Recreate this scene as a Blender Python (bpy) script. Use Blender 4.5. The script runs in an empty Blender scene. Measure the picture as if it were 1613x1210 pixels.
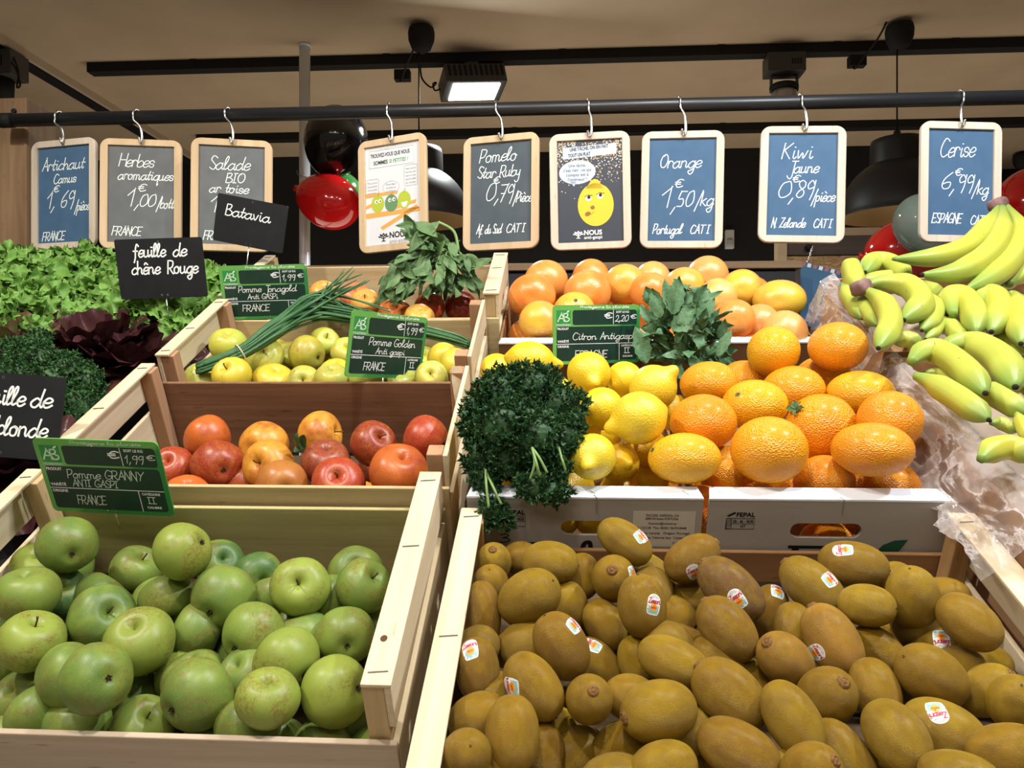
import bpy, bmesh, math, random, re
import numpy as np
from mathutils import Vector, Matrix, Euler, Quaternion

S = bpy.context.scene
C = S.collection
PI = math.pi
# ------------------------------------------------------------------ camera, world, lights, exposure
F = 1218.0                      # focal length in pixels of the 1613 x 1210 frame
EYE = 1.35                      # lens height above the floor (m)
PSI = math.radians(3.66)        # the camera is turned a little towards the lettuces
FWD = Vector((-math.sin(PSI), math.cos(PSI), 0)); RGT = Vector((math.cos(PSI), math.sin(PSI), 0)); UPV = Vector((0, 0, 1))
cam = bpy.data.cameras.new('camera'); cam.sensor_width = 36; cam.lens = F * 36 / 1613
cam.clip_start = 0.02; cam.clip_end = 60
co = bpy.data.objects.new('camera', cam); C.objects.link(co)
co.location = (0, 0, EYE); co.rotation_euler = (PI / 2, 0, PSI)
S.camera = co
S.view_settings.view_transform = 'Standard'; S.view_settings.look = 'None'
S.view_settings.gamma = 1; S.view_settings.use_curve_mapping = False
S.view_settings.exposure = 0.12
w = bpy.data.worlds.new('shop_ambient'); S.world = w; w.use_nodes = True
w.node_tree.nodes['Background'].inputs[0].default_value = (1.0, 0.86, 0.70, 1)
w.node_tree.nodes['Background'].inputs[1].default_value = 0.13

def lamp(name, loc, target, watts, size, color, spot=None):
    l = bpy.data.lights.new(name, 'SPOT' if spot else 'AREA'); l.energy = watts; l.color = color
    if spot:
        l.spot_size = math.radians(spot); l.spot_blend = 0.6; l.shadow_soft_size = size
    else:
        l.shape = 'DISK'; l.size = size
    o = bpy.data.objects.new(name, l); C.objects.link(o); o.location = loc
    d = Vector(target) - Vector(loc); o.rotation_euler = d.to_track_quat('-Z', 'Y').to_euler()
    return o
WARM = (1.0, 0.93, 0.82); COOL = (0.93, 0.97, 1.0)
lamp('track_spot', (-1.15, 0.40, EYE + 1.35), (-0.55, 1.30, EYE), 74, .045, WARM, 100)
lamp('track_spot', (-0.20, 0.10, EYE + 1.4), (-0.1, 1.2, EYE), 50, .045, WARM, 100)
lamp('track_spot', (-0.35, -0.45, EYE + 1.4), (-0.25, 0.9, EYE - .2), 16, .045, WARM, 80)  # added unseen fill from the front, brightens the low crate boards
lamp('track_spot', (0.45, 0.75, EYE + 1.4), (0.25, 1.35, EYE), 62, .045, (1, .97, .92), 110)
lamp('track_spot', (1.25, 0.60, EYE + 1.35), (0.75, 1.45, EYE), 88, .045, COOL, 100)
up_ = lamp('aisle_ceiling_lamp', (-0.2, -1.25, EYE + 1.45), (-0.2, -1.1, 0), 24, 1, (1.0, .92, .80)); up_.data.shape = 'RECTANGLE'; up_.data.size = 2.4; up_.data.size_y = .3  # added unseen fill, bounces off the floor onto the front boards
up_ = lamp('aisle_uplight', (0.2, 3.9, 0.7), (0.2, 3.9, 3), 36, 1, (1.0, .84, .64)); up_.data.shape = 'RECTANGLE'; up_.data.size = 5.5; up_.data.size_y = 1.2  # added unseen fill behind the counter to brighten the ceiling
up_ = lamp('aisle_uplight', (0.0, -1.0, 0.5), (0, -1.0, 3), 16, 1, (1.0, .86, .68)); up_.data.shape = 'RECTANGLE'; up_.data.size = 5; up_.data.size_y = .8  # second added fill, stands in for light bounced up from the aisle

# ------------------------------------------------------------------ picture point -> place
def ray(px, py):
    return FWD + RGT * ((px - 806.5) / F) + UPV * ((605 - py) / F)
def at_y(px, py, Y):            # the point seen at (px, py) that stands Y metres into the shop
    r = ray(px, py); return r * (Y / r.y) + Vector((0, 0, EYE))
def on_plane(px, py, Y0, z0, s):   # on the slope z = z0 + s (Y - Y0), heights from the lens
    r = ray(px, py); t = (z0 - s * Y0) / (r.z - s * r.y)
    return r * t + Vector((0, 0, EYE))

# ------------------------------------------------------------------ object helpers
def link(o, parent=None):
    C.objects.link(o)
    if parent is not None: o.parent = parent
    return o
def tag(o, label=None, cat=None, group=None, kind=None):
    if label: o['label'] = label
    if cat: o['category'] = cat
    if group: o['group'] = group
    if kind: o['kind'] = kind
    return o
def empty(name, label, cat, loc=(0, 0, 0), rot=(0, 0, 0), group=None):
    o = bpy.data.objects.new(name, None); o.empty_display_size = .02; link(o)
    o.location = loc; o.rotation_euler = rot
    return tag(o, label, cat, group)

def catmull(p, n=6, closed=False):
    p = [np.array(q, float) for q in p]
    if len(p) < 3 and not closed: return p
    out = []
    m = len(p)
    for i in range(m if closed else m - 1):
        if closed: a, b, c, d = p[i - 1], p[i], p[(i + 1) % m], p[(i + 2) % m]
        else: a, b, c, d = p[max(i - 1, 0)], p[i], p[i + 1], p[min(i + 2, m - 1)]
        for k in range(n):
            t = k / n
            out.append(.5 * ((2 * b) + (-a + c) * t + (2 * a - 5 * b + 4 * c - d) * t * t + (-a + 3 * b - 3 * c + d) * t ** 3))
    if not closed: out.append(p[-1])
    return out

class MB:                       # gathers shapes and links them as one mesh object
    def __init__(s): s.v = []; s.f = []; s.m = []; s.attr = None
    def add(s, vs, fs, m=0):
        b = len(s.v); s.v.extend([tuple(x) for x in vs]); s.f.extend([tuple(i + b for i in f) for f in fs]); s.m.extend([m] * len(fs)); return s
    def box(s, lo, hi, m=0, bev=0.0, M=None):
        x0, y0, z0 = lo; x1, y1, z1 = hi
        if bev <= 0:
            vs = [(x0, y0, z0), (x1, y0, z0), (x1, y1, z0), (x0, y1, z0), (x0, y0, z1), (x1, y0, z1), (x1, y1, z1), (x0, y1, z1)]
            fs = [(0, 3, 2, 1), (4, 5, 6, 7), (0, 1, 5, 4), (1, 2, 6, 5), (2, 3, 7, 6), (3, 0, 4, 7)]
        else:
            bm = bmesh.new(); bmesh.ops.create_cube(bm, size=1)
            for v in bm.verts: v.co = Vector(((x0 + x1) / 2 + v.co.x * (x1 - x0), (y0 + y1) / 2 + v.co.y * (y1 - y0), (z0 + z1) / 2 + v.co.z * (z1 - z0)))
            bmesh.ops.bevel(bm, geom=list(bm.edges), offset=bev, segments=2, affect='EDGES', profile=.5)
            bm.verts.index_update(); vs = [tuple(v.co) for v in bm.verts]; fs = [tuple(v.index for v in f.verts) for f in bm.faces]; bm.free()
        if M is not None: vs = [tuple(M @ Vector(v)) for v in vs]
        return s.add(vs, fs, m)
    def prism(s, pts, z0, z1, m=0, M=None, m2=None):     # outline in xy, raised from z0 to z1
        n = len(pts); vs = [(p[0], p[1], z0) for p in pts] + [(p[0], p[1], z1) for p in pts]
        if M is not None: vs = [tuple(M @ Vector(v)) for v in vs]
        s.add(vs, [tuple(range(n - 1, -1, -1))] + [(i, (i + 1) % n, n + (i + 1) % n, n + i) for i in range(n)], m)
        s.f.append(tuple(len(s.v) - n + i for i in range(n))); s.m.append(m if m2 is None else m2)
        return s
    def flat(s, pts, z, m=0, M=None):
        vs = [(p[0], p[1], z) for p in pts]
        if M is not None: vs = [tuple(M @ Vector(v)) for v in vs]
        return s.add(vs, [tuple(range(len(pts)))], m)
    def tube(s, pts, r, n=8, m=0, caps=True, prof=None):
        P = [Vector(p) for p in pts]; k = len(P)
        R = r if hasattr(r, '__len__') else [r] * k
        T = [(P[min(i + 1, k - 1)] - P[max(i - 1, 0)]).normalized() for i in range(k)]
        u = T[0].orthogonal().normalized(); vs = []
        for i in range(k):
            u = (u - T[i] * u.dot(T[i])).normalized() if (u - T[i] * u.dot(T[i])).length > 1e-6 else T[i].orthogonal().normalized()
            b = T[i].cross(u)
            for j in range(n):
                a = 2 * PI * j / n; q = prof(a) if prof else 1
                vs.append(P[i] + (u * math.cos(a) + b * math.sin(a)) * R[i] * q)
        fs = [(i * n + j, i * n + (j + 1) % n, (i + 1) * n + (j + 1) % n, (i + 1) * n + j) for i in range(k - 1) for j in range(n)]
        if caps: fs += [tuple(range(n - 1, -1, -1)), tuple((k - 1) * n + j for j in range(n))]
        return s.add(vs, fs, m)
    def lathe(s, prof, n=32, m=0, M=None):   # prof: (radius, z)
        vs = [(r * math.cos(2 * PI * j / n), r * math.sin(2 * PI * j / n), z) for r, z in prof for j in range(n)]
        if M is not None: vs = [tuple(M @ Vector(v)) for v in vs]
        return s.add(vs, [(i * n + j, i * n + (j + 1) % n, (i + 1) * n + (j + 1) % n, (i + 1) * n + j) for i in range(len(prof) - 1) for j in range(n)], m)
    def ribbon(s, pts, w, z, m=0):           # flat pen stroke in the xy plane
        P = [np.array(p[:2], float) for p in pts]
        Q = [P[0]]
        for p in P[1:]:
            if np.linalg.norm(p - Q[-1]) > 1e-6: Q.append(p)
        if len(Q) < 2: Q = [Q[0] - (w * .3, 0), Q[0] + (w * .3, 0)]
        L = []; R = []
        for i in range(len(Q)):
            t = Q[min(i + 1, len(Q) - 1)] - Q[max(i - 1, 0)]; t = t / (np.linalg.norm(t) + 1e-9); n = np.array((-t[1], t[0])) * w / 2
            e = t * w / 2 * (-1 if i == 0 else 1 if i == len(Q) - 1 else 0)
            L.append(Q[i] + n + e); R.append(Q[i] - n + e)
        k = len(Q); vs = [(p[0], p[1], z) for p in L + R]
        return s.add(vs, [(i, k + i, k + i + 1, i + 1) for i in range(k - 1)], m)
    def build(s, name, mats, parent=None, smooth=False, loc=None):
        me = bpy.data.meshes.new(name); me.from_pydata(s.v, [], s.f); me.update()
        for mm in (mats if isinstance(mats, (list, tuple)) else [mats]): me.materials.append(mm)
        me.polygons.foreach_set('material_index', s.m)
        me.polygons.foreach_set('use_smooth', [smooth] * len(s.f))
        if s.attr is not None:
            a = me.attributes.new('along', 'FLOAT', 'POINT'); a.data.foreach_set('value', s.attr)
        o = bpy.data.objects.new(name, me)
        if loc is not None: o.location = loc
        return link(o, parent)

def rrect(x0, y0, x1, y1, r, n=5):
    out = []
    for cx, cy, a0 in ((x1 - r, y1 - r, 0), (x0 + r, y1 - r, 90), (x0 + r, y0 + r, 180), (x1 - r, y0 + r, 270)):
        for i in range(n + 1):
            a = math.radians(a0 + 90 * i / n); out.append((cx + r * math.cos(a), cy + r * math.sin(a)))
    return out
def ell(cx, cy, rx, ry, n=28, rot=0):
    c, s_ = math.cos(rot), math.sin(rot)
    return [(cx + rx * math.cos(2 * PI * i / n) * c - ry * math.sin(2 * PI * i / n) * s_, cy + rx * math.cos(2 * PI * i / n) * s_ + ry * math.sin(2 * PI * i / n) * c) for i in range(n)]

# ------------------------------------------------------------------ materials
class NT:
    def __init__(s, name, rough=.5, spec=.5, col=(.8, .8, .8), metal=0):
        s.m = bpy.data.materials.new(name); s.m.use_nodes = True; s.t = s.m.node_tree; s.n = s.t.nodes
        s.b = s.n['Principled BSDF']; s.b.inputs['Roughness'].default_value = rough
        s.b.inputs['Specular IOR Level'].default_value = spec; s.b.inputs['Metallic'].default_value = metal
        s.b.inputs['Base Color'].default_value = (*col, 1)
    def new(s, t, **k):
        n = s.n.new(t)
        for a, b in k.items(): setattr(n, a, b)
        return n
    def l(s, a, b): s.t.links.new(a, b)
    def coord(s, scale=(1, 1, 1)):
        tc = s.new('ShaderNodeTexCoord'); mp = s.new('ShaderNodeMapping'); mp.inputs['Scale'].default_value = scale
        s.l(tc.outputs['Object'], mp.inputs['Vector']); return mp.outputs['Vector']
    def rnd(s, k=30):
        oi = s.new('ShaderNodeObjectInfo'); mu = s.new('ShaderNodeMath', operation='MULTIPLY'); mu.inputs[1].default_value = k
        s.l(oi.outputs['Random'], mu.inputs[0]); return mu.outputs[0], oi
    def noise(s, vec, scale, detail=3, rough=.5, dist=0, W=None):
        n = s.new('ShaderNodeTexNoise', noise_dimensions='4D' if W is not None else '3D')
        n.inputs['Scale'].default_value = scale; n.inputs['Detail'].default_value = detail; n.inputs['Roughness'].default_value = rough; n.inputs['Distortion'].default_value = dist
        s.l(vec, n.inputs['Vector'])
        if W is not None: s.l(W, n.inputs['W'])
        return n.outputs['Fac']
    def voro(s, vec, scale, feature='F1'):
        n = s.new('ShaderNodeTexVoronoi', feature=feature); n.inputs['Scale'].default_value = scale; s.l(vec, n.inputs['Vector']); return n.outputs['Distance']
    def mr(s, v, a, b, c=0, d=1):
        n = s.new('ShaderNodeMapRange'); s.l(v, n.inputs[0])
        for i, x in zip((1, 2, 3, 4), (a, b, c, d)): n.inputs[i].default_value = x
        return n.outputs[0]
    def mix(s, f, a, b, mode='MIX'):
        n = s.new('ShaderNodeMix', data_type='RGBA', blend_type=mode)
        for x, i in ((f, 0), (a, 6), (b, 7)):
            if hasattr(x, 'is_output'): s.l(x, n.inputs[i])
            elif i == 0: n.inputs[0].default_value = x
            else: n.inputs[i].default_value = (*x, 1)
        return n.outputs[2]
    def mul(s, a, b, op='MULTIPLY'):
        n = s.new('ShaderNodeMath', operation=op)
        for x, i in ((a, 0), (b, 1)):
            if hasattr(x, 'is_output'): s.l(x, n.inputs[i])
            else: n.inputs[i].default_value = x
        return n.outputs[0]
    def color(s, o): s.l(o, s.b.inputs['Base Color']); return s
    def bump(s, h, strength, dist=.01):
        n = s.new('ShaderNodeBump'); n.inputs['Strength'].default_value = strength; n.inputs['Distance'].default_value = dist
        s.l(h, n.inputs['Height']); s.l(n.outputs[0], s.b.inputs['Normal']); return s

def plain(name, col, rough=.5, spec=.5, metal=0): return NT(name, rough, spec, col, metal).m
def wood(name, c1, c2, axis, fine=1.0, rough=.75, knot=None):
    t = NT(name, rough, .25)
    sc = [70 * fine] * 3; sc[axis] = 3.0
    W, oi = t.rnd()
    v = t.coord(tuple(sc)); g = t.noise(v, 1.0, 4, .6, .3, W)
    v2 = t.coord(tuple([9 if i != axis else 2 for i in range(3)])); g2 = t.noise(v2, 1.0, 2, .5, .2, W)
    c = t.mix(t.mr(g, .3, .75), c1, c2)
    c = t.mix(t.mul(t.mr(g2, .45, .75), .35), c, tuple(x * .6 for x in c2))
    sp = t.mr(t.noise(t.coord(tuple([220 if i != axis else 30 for i in range(3)])), 1, 1, .5, 0, W), .70, .76)
    c = t.mix(t.mul(sp, .5), c, tuple(x * .45 for x in c2))
    t.color(c).bump(g, .25, .002)
    return t.m
def noisy(name, c1, c2, scale, rough=.6, spec=.4, bump=0, bs=None, detail=4):
    t = NT(name, rough, spec); v = t.coord(); n = t.noise(v, scale, detail)
    t.color(t.mix(t.mr(n, .35, .7), c1, c2))
    if bump: t.bump(t.noise(v, bs or scale * 4, 3), bump, .002)
    return t.m

WX = wood('poplar_along_width', (.66, .52, .31), (.50, .36, .18), 0)
WY = wood('poplar_along_length', (.76, .66, .48), (.62, .49, .31), 1)
WZ = wood('poplar_upright', (.62, .47, .26), (.44, .30, .14), 2)
WXB = wood('brown_plank', (.29, .155, .090), (.18, .088, .048), 0, 1.3)
WZB = wood('pinkish_post', (.50, .30, .18), (.38, .21, .115), 2)
PINEX = wood('pine_along_width', (.36, .19, .085), (.20, .095, .038), 0, .7)
PINEZ = wood('pine_upright', (.55, .34, .15), (.33, .17, .06), 2, 1.0)
FRAMEX = wood('slate_frame_wood', (.66, .50, .33), (.52, .37, .22), 1, .8)
FRAMEP = wood('pale_frame_wood', (.66, .58, .49), (.50, .42, .34), 1, .8)
POSTW = wood('weathered_post', (.32, .21, .12), (.17, .10, .055), 2, .6)
METAL = plain('wire_metal', (.62, .62, .60), .3, .5, 1)
STEEL = NT('galvanised_pole', .3, .5, (.86, .92, 1.0), .25).m
STAPLE = plain('staple_steel', (.20, .19, .18), .4, .5, .8)
BLACK = plain('black_powder_coat', (.012, .013, .016), .38, .5)
MATT = plain('matt_black', (.010, .010, .011), .75, .3)
CHARCOAL = plain('dark_grey_housing', (.055, .055, .055), .5, .4)
WHITE = plain('white_paint_pen', (.90, .92, .92), .8, .2)
CHALK = plain('pale_chalk', (.82, .90, .88), .9, .1)
INK = plain('black_marker_ink', (.008, .008, .010), .7, .2)
# ------------------------------------------------------------------ the setting
CEIL = EYE + 1.5
def slab(name, lo, hi, m):
    o = MB().box(lo, hi).build(name, m); return tag(o, kind='structure')
CEILM = noisy('painted_ceiling', (.50, .40, .29), (.44, .35, .25), 3, .95, .1, .15, 90)
FLOORM = noisy('shop_floor', (.55, .49, .42), (.46, .41, .35), 2, .5, .4)
DARKW = noisy('black_painted_wall', (.010, .011, .013), (.016, .016, .018), 2, .6, .3)
DIMW = noisy('dim_side_wall', (.16, .12, .09), (.12, .09, .07), 2, .9, .1)
slab('floor', (-5, -1.5, -.1), (5, 6.2, 0), FLOORM)
slab('ceiling', (-5, -1.5, CEIL), (5, 6.2, CEIL + .1), CEILM)
slab('wall_back', (-5, 5.0, 0), (2.12, 5.1, CEIL), DARKW)
slab('wall_back_recess', (2.0, 5.6, 0), (5, 5.7, CEIL), DARKW)
slab('wall_left', (-5.1, -1.5, 0), (-5, 6.2, CEIL), DIMW)
slab('wall_right', (5, -1.5, 0), (5.1, 6.2, CEIL), DIMW)

# ------------------------------------------------------------------ lettering
GL = {}
for row in """a 14 5h3i1h0g0f1e3e5g 5i5f6e7f
b 11 0m0f1e3e5f5h3i1h0g
c 11 5h3i1h0g0f1e3e5f
d 14 5h3i1h0g0f1e3e5g 6m5g6e7f
e 11 0g3g5h4i2i0g1e3e5f
f 11 5l4m3m2j2e1b 0i4i
g 12 5h3i1h0g0f1e3e5g 5i5c3a1b1c4d6f
h 12 0m0e 0g2i4h4f5e6f
i 7 1i1f2e3f 1k1k
j 7 2i2b1a0b 2k2k
k 11 0m0e 4i0g 1g4e5e
l 7 0g2k2m1m0k0f1e3f
m 17 0i0e 0h1i2i3h3e 3h4i5i6h6f7e8f
n 13 0i0e 0h2i3i4h4f5e6f
o 12 2i0h0f1e3e4f4h2i3i5h
p 11 0i0a 0h2i4h4f2e0f
q 12 5h3i1h0g0f1e3e5g 5i5a6b
r 9 0i0e 0g1i3i4h
s 10 4h3i1i0h1g3g4f3e1e0f
t 8 2l1g1f2e3f 0i4i
u 13 0i0f1e2e4f 4i4f5e6f
v 10 0i2e4i
w 14 0i1e3h4e6i
x 10 0i4e 4i0e
y 11 0i0g1f3f4h 4i4c3a1a0b
z 10 0i4i4i0e0e4e
A 13 0e3m3m6e 1h5h
B 12 0e0m 0m3m4l3j0i 3i5h5f3e0e
C 14 6l4m2m0j0g2e4e6f
D 13 0e0m 0m3m6j6g3e0e
E 12 5m0m0m0e0e5e 0i4i
F 11 0e0m0m6m 0i4i
G 14 6l4m2m0j0g2e4e6f6h6h3h
H 13 0e0m 6e6m 0i6i
I 8 0m3m 1m1e 0e3e
J 12 5m5c3a1b0c 2m8m
K 12 0m0e 5m0i 1i5e
L 10 0m0e0e5e
M 15 0e1m1m3g3g6m6m7e
N 13 0e0m0m5e5e5m
O 14 3m1l0i1f3e5f6i5l3m2l
P 12 0e0m 0m3m5l4i2h0h
R 13 0e0m 0m3m5l4i0h 2h5e6e
S 11 5l3m1m0k1j4h5g4e2e0f
T 12 0m7m 3m3e
U 13 0m0g1e4e5g5m
V 13 0m3e3e6m
X 12 0m5e 5m0e
Y 12 0m3i 6m3i2e
Z 12 0m5m5m0e0e5e
0 12 3m1l0i0g1e3e5g5j4m3m
1 8 0j2m2m2e
2 12 0k1m3m4k3h0e0e5e
3 12 0l2m4l3j1i3i5g3e0e
4 12 3m0h0h5h 4k4c
5 12 5m1m1m0i3i4g3e0e
6 11 4m1j0g1e3e4f4h2h0g
7 12 0m5m5m2e 1i4i
8 12 4l2m0l1j4h4f2e0f1h4j4l
9 11 4k2m0k1i4j 4m4h3d
, 6 1f0c
/ 9 0b4n
. 5 0e0e
- 8 0h3h
' 5 1m0k
! 6 1m1g 1e1e
? 10 0l2m4l3j2h2g 2e2e
: 5 0h0h 0e0e
€ 12 6l4m2l1j1g2e4e6f 0j4j 0h4h""".split('\n'):
    k, wd, *st = row.split(' ')
    GL[k] = (int(wd) * .1, [[(int(s[i]) * .2, (ord(s[i + 1]) - 101) * .25) for i in range(0, len(s), 2)] for s in st])
ACC = {'é': ('e', '1k3l'), 'è': ('e', '1l3k'), 'ê': ('e', '1k2l4k'), 'à': ('a', '1l3k'), 'â': ('a', '1k2l4k'), 'É': ('E', '2n4o')}
for k, (b, s) in ACC.items():
    GL[k] = (GL[b][0], GL[b][1] + [[(int(s[i]) * .2, (ord(s[i + 1]) - 101) * .25) for i in range(0, len(s), 2)]])
def hand_width(text, sx): return sum((GL[c][0] if c in GL else .9) for c in text) * sx
def hand(mb, text, x, y, h, w, z, m=0, slant=.22, fit=None, jit=0, mapf=None):
    """pen writing: x-height h, baseline at (x, y); fit = total width"""
    rng = random.Random(text + str(x))
    sx = h
    if fit: sx = fit / max(hand_width(text, 1) - .25, .1)
    cx = x
    for c in text:
        if c not in GL: cx += .9 * sx; continue
        wd, sts = GL[c]; dy = rng.uniform(-jit, jit) * h
        for st in sts:
            pts = catmull(st, 4) if len(st) > 2 else st
            mb.ribbon([(cx + px * sx + slant * py * h, y + py * h + dy) for px, py in pts], w, z, m)
        cx += wd * sx
    return cx

_fc = {}
def printed(mb, text, x, y, size, z, m=0, bold=0, fit=None, shear=0, center=False, M=None):
    key = (text, bold, shear)
    if key not in _fc:
        cu = bpy.data.curves.new('t', 'FONT'); cu.body = text; cu.size = 1; cu.offset = bold; cu.shear = shear; cu.resolution_u = 3
        o = bpy.data.objects.new('t', cu); C.objects.link(o)
        dg = bpy.context.evaluated_depsgraph_get(); me = bpy.data.meshes.new_from_object(o.evaluated_get(dg))
        vs = [(v.co.x, v.co.y) for v in me.vertices]; fs = [tuple(p.vertices) for p in me.polygons]
        bpy.data.objects.remove(o); bpy.data.curves.remove(cu); bpy.data.meshes.remove(me)
        _fc[key] = (vs, fs)
    vs, fs = _fc[key]
    if not vs: return
    x0 = min(v[0] for v in vs); x1 = max(v[0] for v in vs); sx = size
    if fit: sx = fit / (x1 - x0)
    if center: x = x - (x1 - x0) * sx / 2
    P = [(x + (v[0] - x0) * sx, y + v[1] * size, z) for v in vs]
    if M is not None: P = [tuple(M(p)) for p in P]
    mb.add(P, fs, m)

# ------------------------------------------------------------------ hanging rail, hooks and slates
RY = 1.76; RZ = EYE + .6275; RR = .0155
post = empty('wooden_post', 'weathered square timber post carrying the capped end of the black rail', 'post', (-1.45, 1.86, 0))
MB().box((-.06, -.055, 0), (.150, .06, EYE + .70), bev=.006).build('beam_upright', POSTW, post)
scr = MB()
scr.lathe([(0.0001, .004), (.006, .003), (.007, 0)], 12, 0, Matrix.Translation((.118, -.056, EYE + .665)) @ Matrix.Rotation(PI / 2, 4, 'X')); scr.build('screw', MATT, post)
rail = empty('hanging_rail', 'long round black metal rail spanning above the produce crates', 'rail', (-1.322, RY, RZ))
mb = MB(); mb.tube([(0, 0, 0), (3.0, 0, 0)], RR, 24); mb.build('tube', BLACK, rail, True)
mb = MB(); mb.tube([(-.012, 0, 0), (.02, 0, 0)], RR + .0018, 24); mb.build('end_cap', MATT, rail, True)
post2 = empty('wooden_post', 'timber post at the banana end carrying the black rail', 'post', (1.66, 1.76, 0))
MB().box((-.03, -.06, 0), (.10, .06, EYE + .70), bev=.006).build('beam_upright', POSTW, post2)

SLATES = {
 'artichaut': ((-1.1833, 1.7767, .4520, 1.556, -.012, -.154), 'b', [('Artichaut', -.062, .060, .0155, .122), ('Camus', -.030, .028, .012, .065), ('1', -.052, -.030, .021, .016), (',', -.036, -.032, .020, .012), ('€', -.030, .008, .008, .012), ('69', -.010, -.030, .021, .036), ('/pièce', .030, -.040, .0125, .040), ('FRANCE', -.062, -.108, .011, .065)], 'wooden framed slate listing artichokes, hung nearest the timber post', 99),
 'herbes': ((-.9820, 1.7544, .4436, 1.496, -.016, .236), 'g', [('Herbes', -.050, .066, .0165, .080), ('aromatiques', -.052, .035, .013, .128), ('1', -.035, -.028, .022, .018), (',', -.014, -.030, .02, .012), ('€', -.008, .008, .009, .014), ('00', -.004, -.028, .015, .034), ('/botte', .034, -.032, .0135, .046), ('FRANCE', -.064, -.098, .011, .066)], 'wooden framed slate pricing bunches of herbs at one euro', 221),
 'salade': ((-.7601, 1.7439, .4351, 1.522, -.001, .238), 'g', [('Salade', -.050, .060, .0165, .092), ('BIO', -.014, .030, .012, .042), ('ar toise', -.050, .006, .012, .09), ('1', -.050, -.040, .021, .018), ('FRANCE', -.062, -.104, .011, .066)], 'wooden framed slate for organic salad, partly hidden by a black sign', 364),
 'pomelo': ((-.1370, 1.7583, .4358, 1.556, .003, -.229), 's', [('Pomelo', -.052, .072, .016, .092), ('Star Ruby', -.056, .036, .014, .106), ('0', -.036, -.016, .021, .020), (',', -.014, -.02, .02, .012), ('€', -.018, .022, .008, .012), ('79', -.006, -.022, .021, .034), ('/Pièce', .030, -.024, .0125, .044), ('Af. du Sud', -.058, -.092, .011, .062), ('CAT I', .014, -.092, .010, .044)], 'wooden framed slate pricing grapefruit, hung beside the sage bunch', 787),
 'orange': ((.2674, 1.7439, .4318, 1.541, .023, -.078), 'b', [('Orange', -.050, .050, .016, .094), ('1', -.048, -.040, .024, .024), (',', -.022, -.044, .022, .012), ('€', -.016, .006, .0095, .014), ('50', -.010, -.036, .018, .034), ('/kg', .030, -.036, .0165, .038), ('Portugal', -.062, -.098, .0115, .066), ('CAT I', .020, -.098, .010, .042)], 'blue wooden framed slate pricing oranges per kilo', 1075),
 'kiwi': ((.5250, 1.7319, .4360, 1.477, .043, -.089), 'b', [('Kiwi', -.044, .058, .019, .066), ('Jaune', -.030, .026, .0145, .066), ('0', -.050, -.028, .019, .024), (',', -.026, -.036, .02, .012), ('€', -.020, .006, .008, .012), ('89', -.012, -.030, .021, .036), ('/pièce', .022, -.038, .0135, .048), ('N. Zelande', -.062, -.096, .011, .074), ('CAT I', .026, -.096, .010, .038)], 'blue wooden framed slate pricing yellow kiwi by the piece', 1265),
 'cerise': ((.8639, 1.7425, .4378, 1.575, .011, .103), 'b', [('Cerise', -.046, .056, .021, .080), ('6', -.042, -.014, .019, .020), (',', -.022, -.02, .02, .012), ('€', -.012, .016, .008, .012), ('99', -.006, -.018, .019, .034), ('/kg', .028, -.024, .015, .034), ('ESPAGNE', -.062, -.088, .011, .068), ('CAT I', .024, -.090, .010, .040)], 'blue wooden framed slate pricing cherries, hung above the banana crown', 1517),
}
SLB = noisy('blue_slate', (.050, .110, .205), (.062, .125, .225), 25, .75, .25)
SLG = noisy('grey_slate', (.115, .125, .135), (.14, .15, .16), 25, .75, .25)
SLS = noisy('dark_blue_slate', (.065, .085, .105), (.08, .10, .12), 25, .75, .25)
def frame_ring(mb, w, h, bw, r, t):     # rounded outside, square opening, solid
    def ring(z):
        return [(x, y, z) for x, y in rrect(-w / 2, -h / 2, w / 2, h / 2, r, 6)]
    def inner(z):
        iw, ih = w / 2 - bw, h / 2 - bw * .92
        out = []
        for cx, cy in ((iw, ih), (-iw, ih), (-iw, -ih), (iw, -ih)): out += [(cx, cy, z)] * 7
        return out
    n = 28; rings = [ring(0), ring(t - .0015), [(x * .985, y * .99, t) for x, y, _ in ring(0)], [(x * 1.01, y * 1.006, t) for x, y, _ in inner(t)], inner(t - .0015), inner(t * .35)]
    vs = [p for R_ in rings for p in R_]
    mb.add(vs, [(k * n + i, k * n + (i + 1) % n, (k + 1) * n + (i + 1) % n, (k + 1) * n + i) for k in range(5) for i in range(n)])
    mb.add(ring(0), [tuple(range(n - 1, -1, -1))])
def slate(key, pose, board, label, frame=FRAMEP):
    x, y, z, a, b, c = pose
    t = empty('hanging_slate', label, 'chalkboard', (x, y, EYE + z), (a, b, c), 'slates hung from the black rail')
    mb = MB(); frame_ring(mb, .18, .262, .0175, .022, .009); mb.build('frame', frame, t)
    mb = MB(); mb.box((-.074, -.116, .001), (.074, .116, .0036)); bo = mb.build('slate_panel', board, t)
    mb = MB(); mb.lathe([(.0001, .0004), (.0034, .0004), (.0038, 0)], 14, 0, Matrix.Translation((0, .1245, .0092))); mb.build('hook_hole', MATT, t)
    return t, bo
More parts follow.
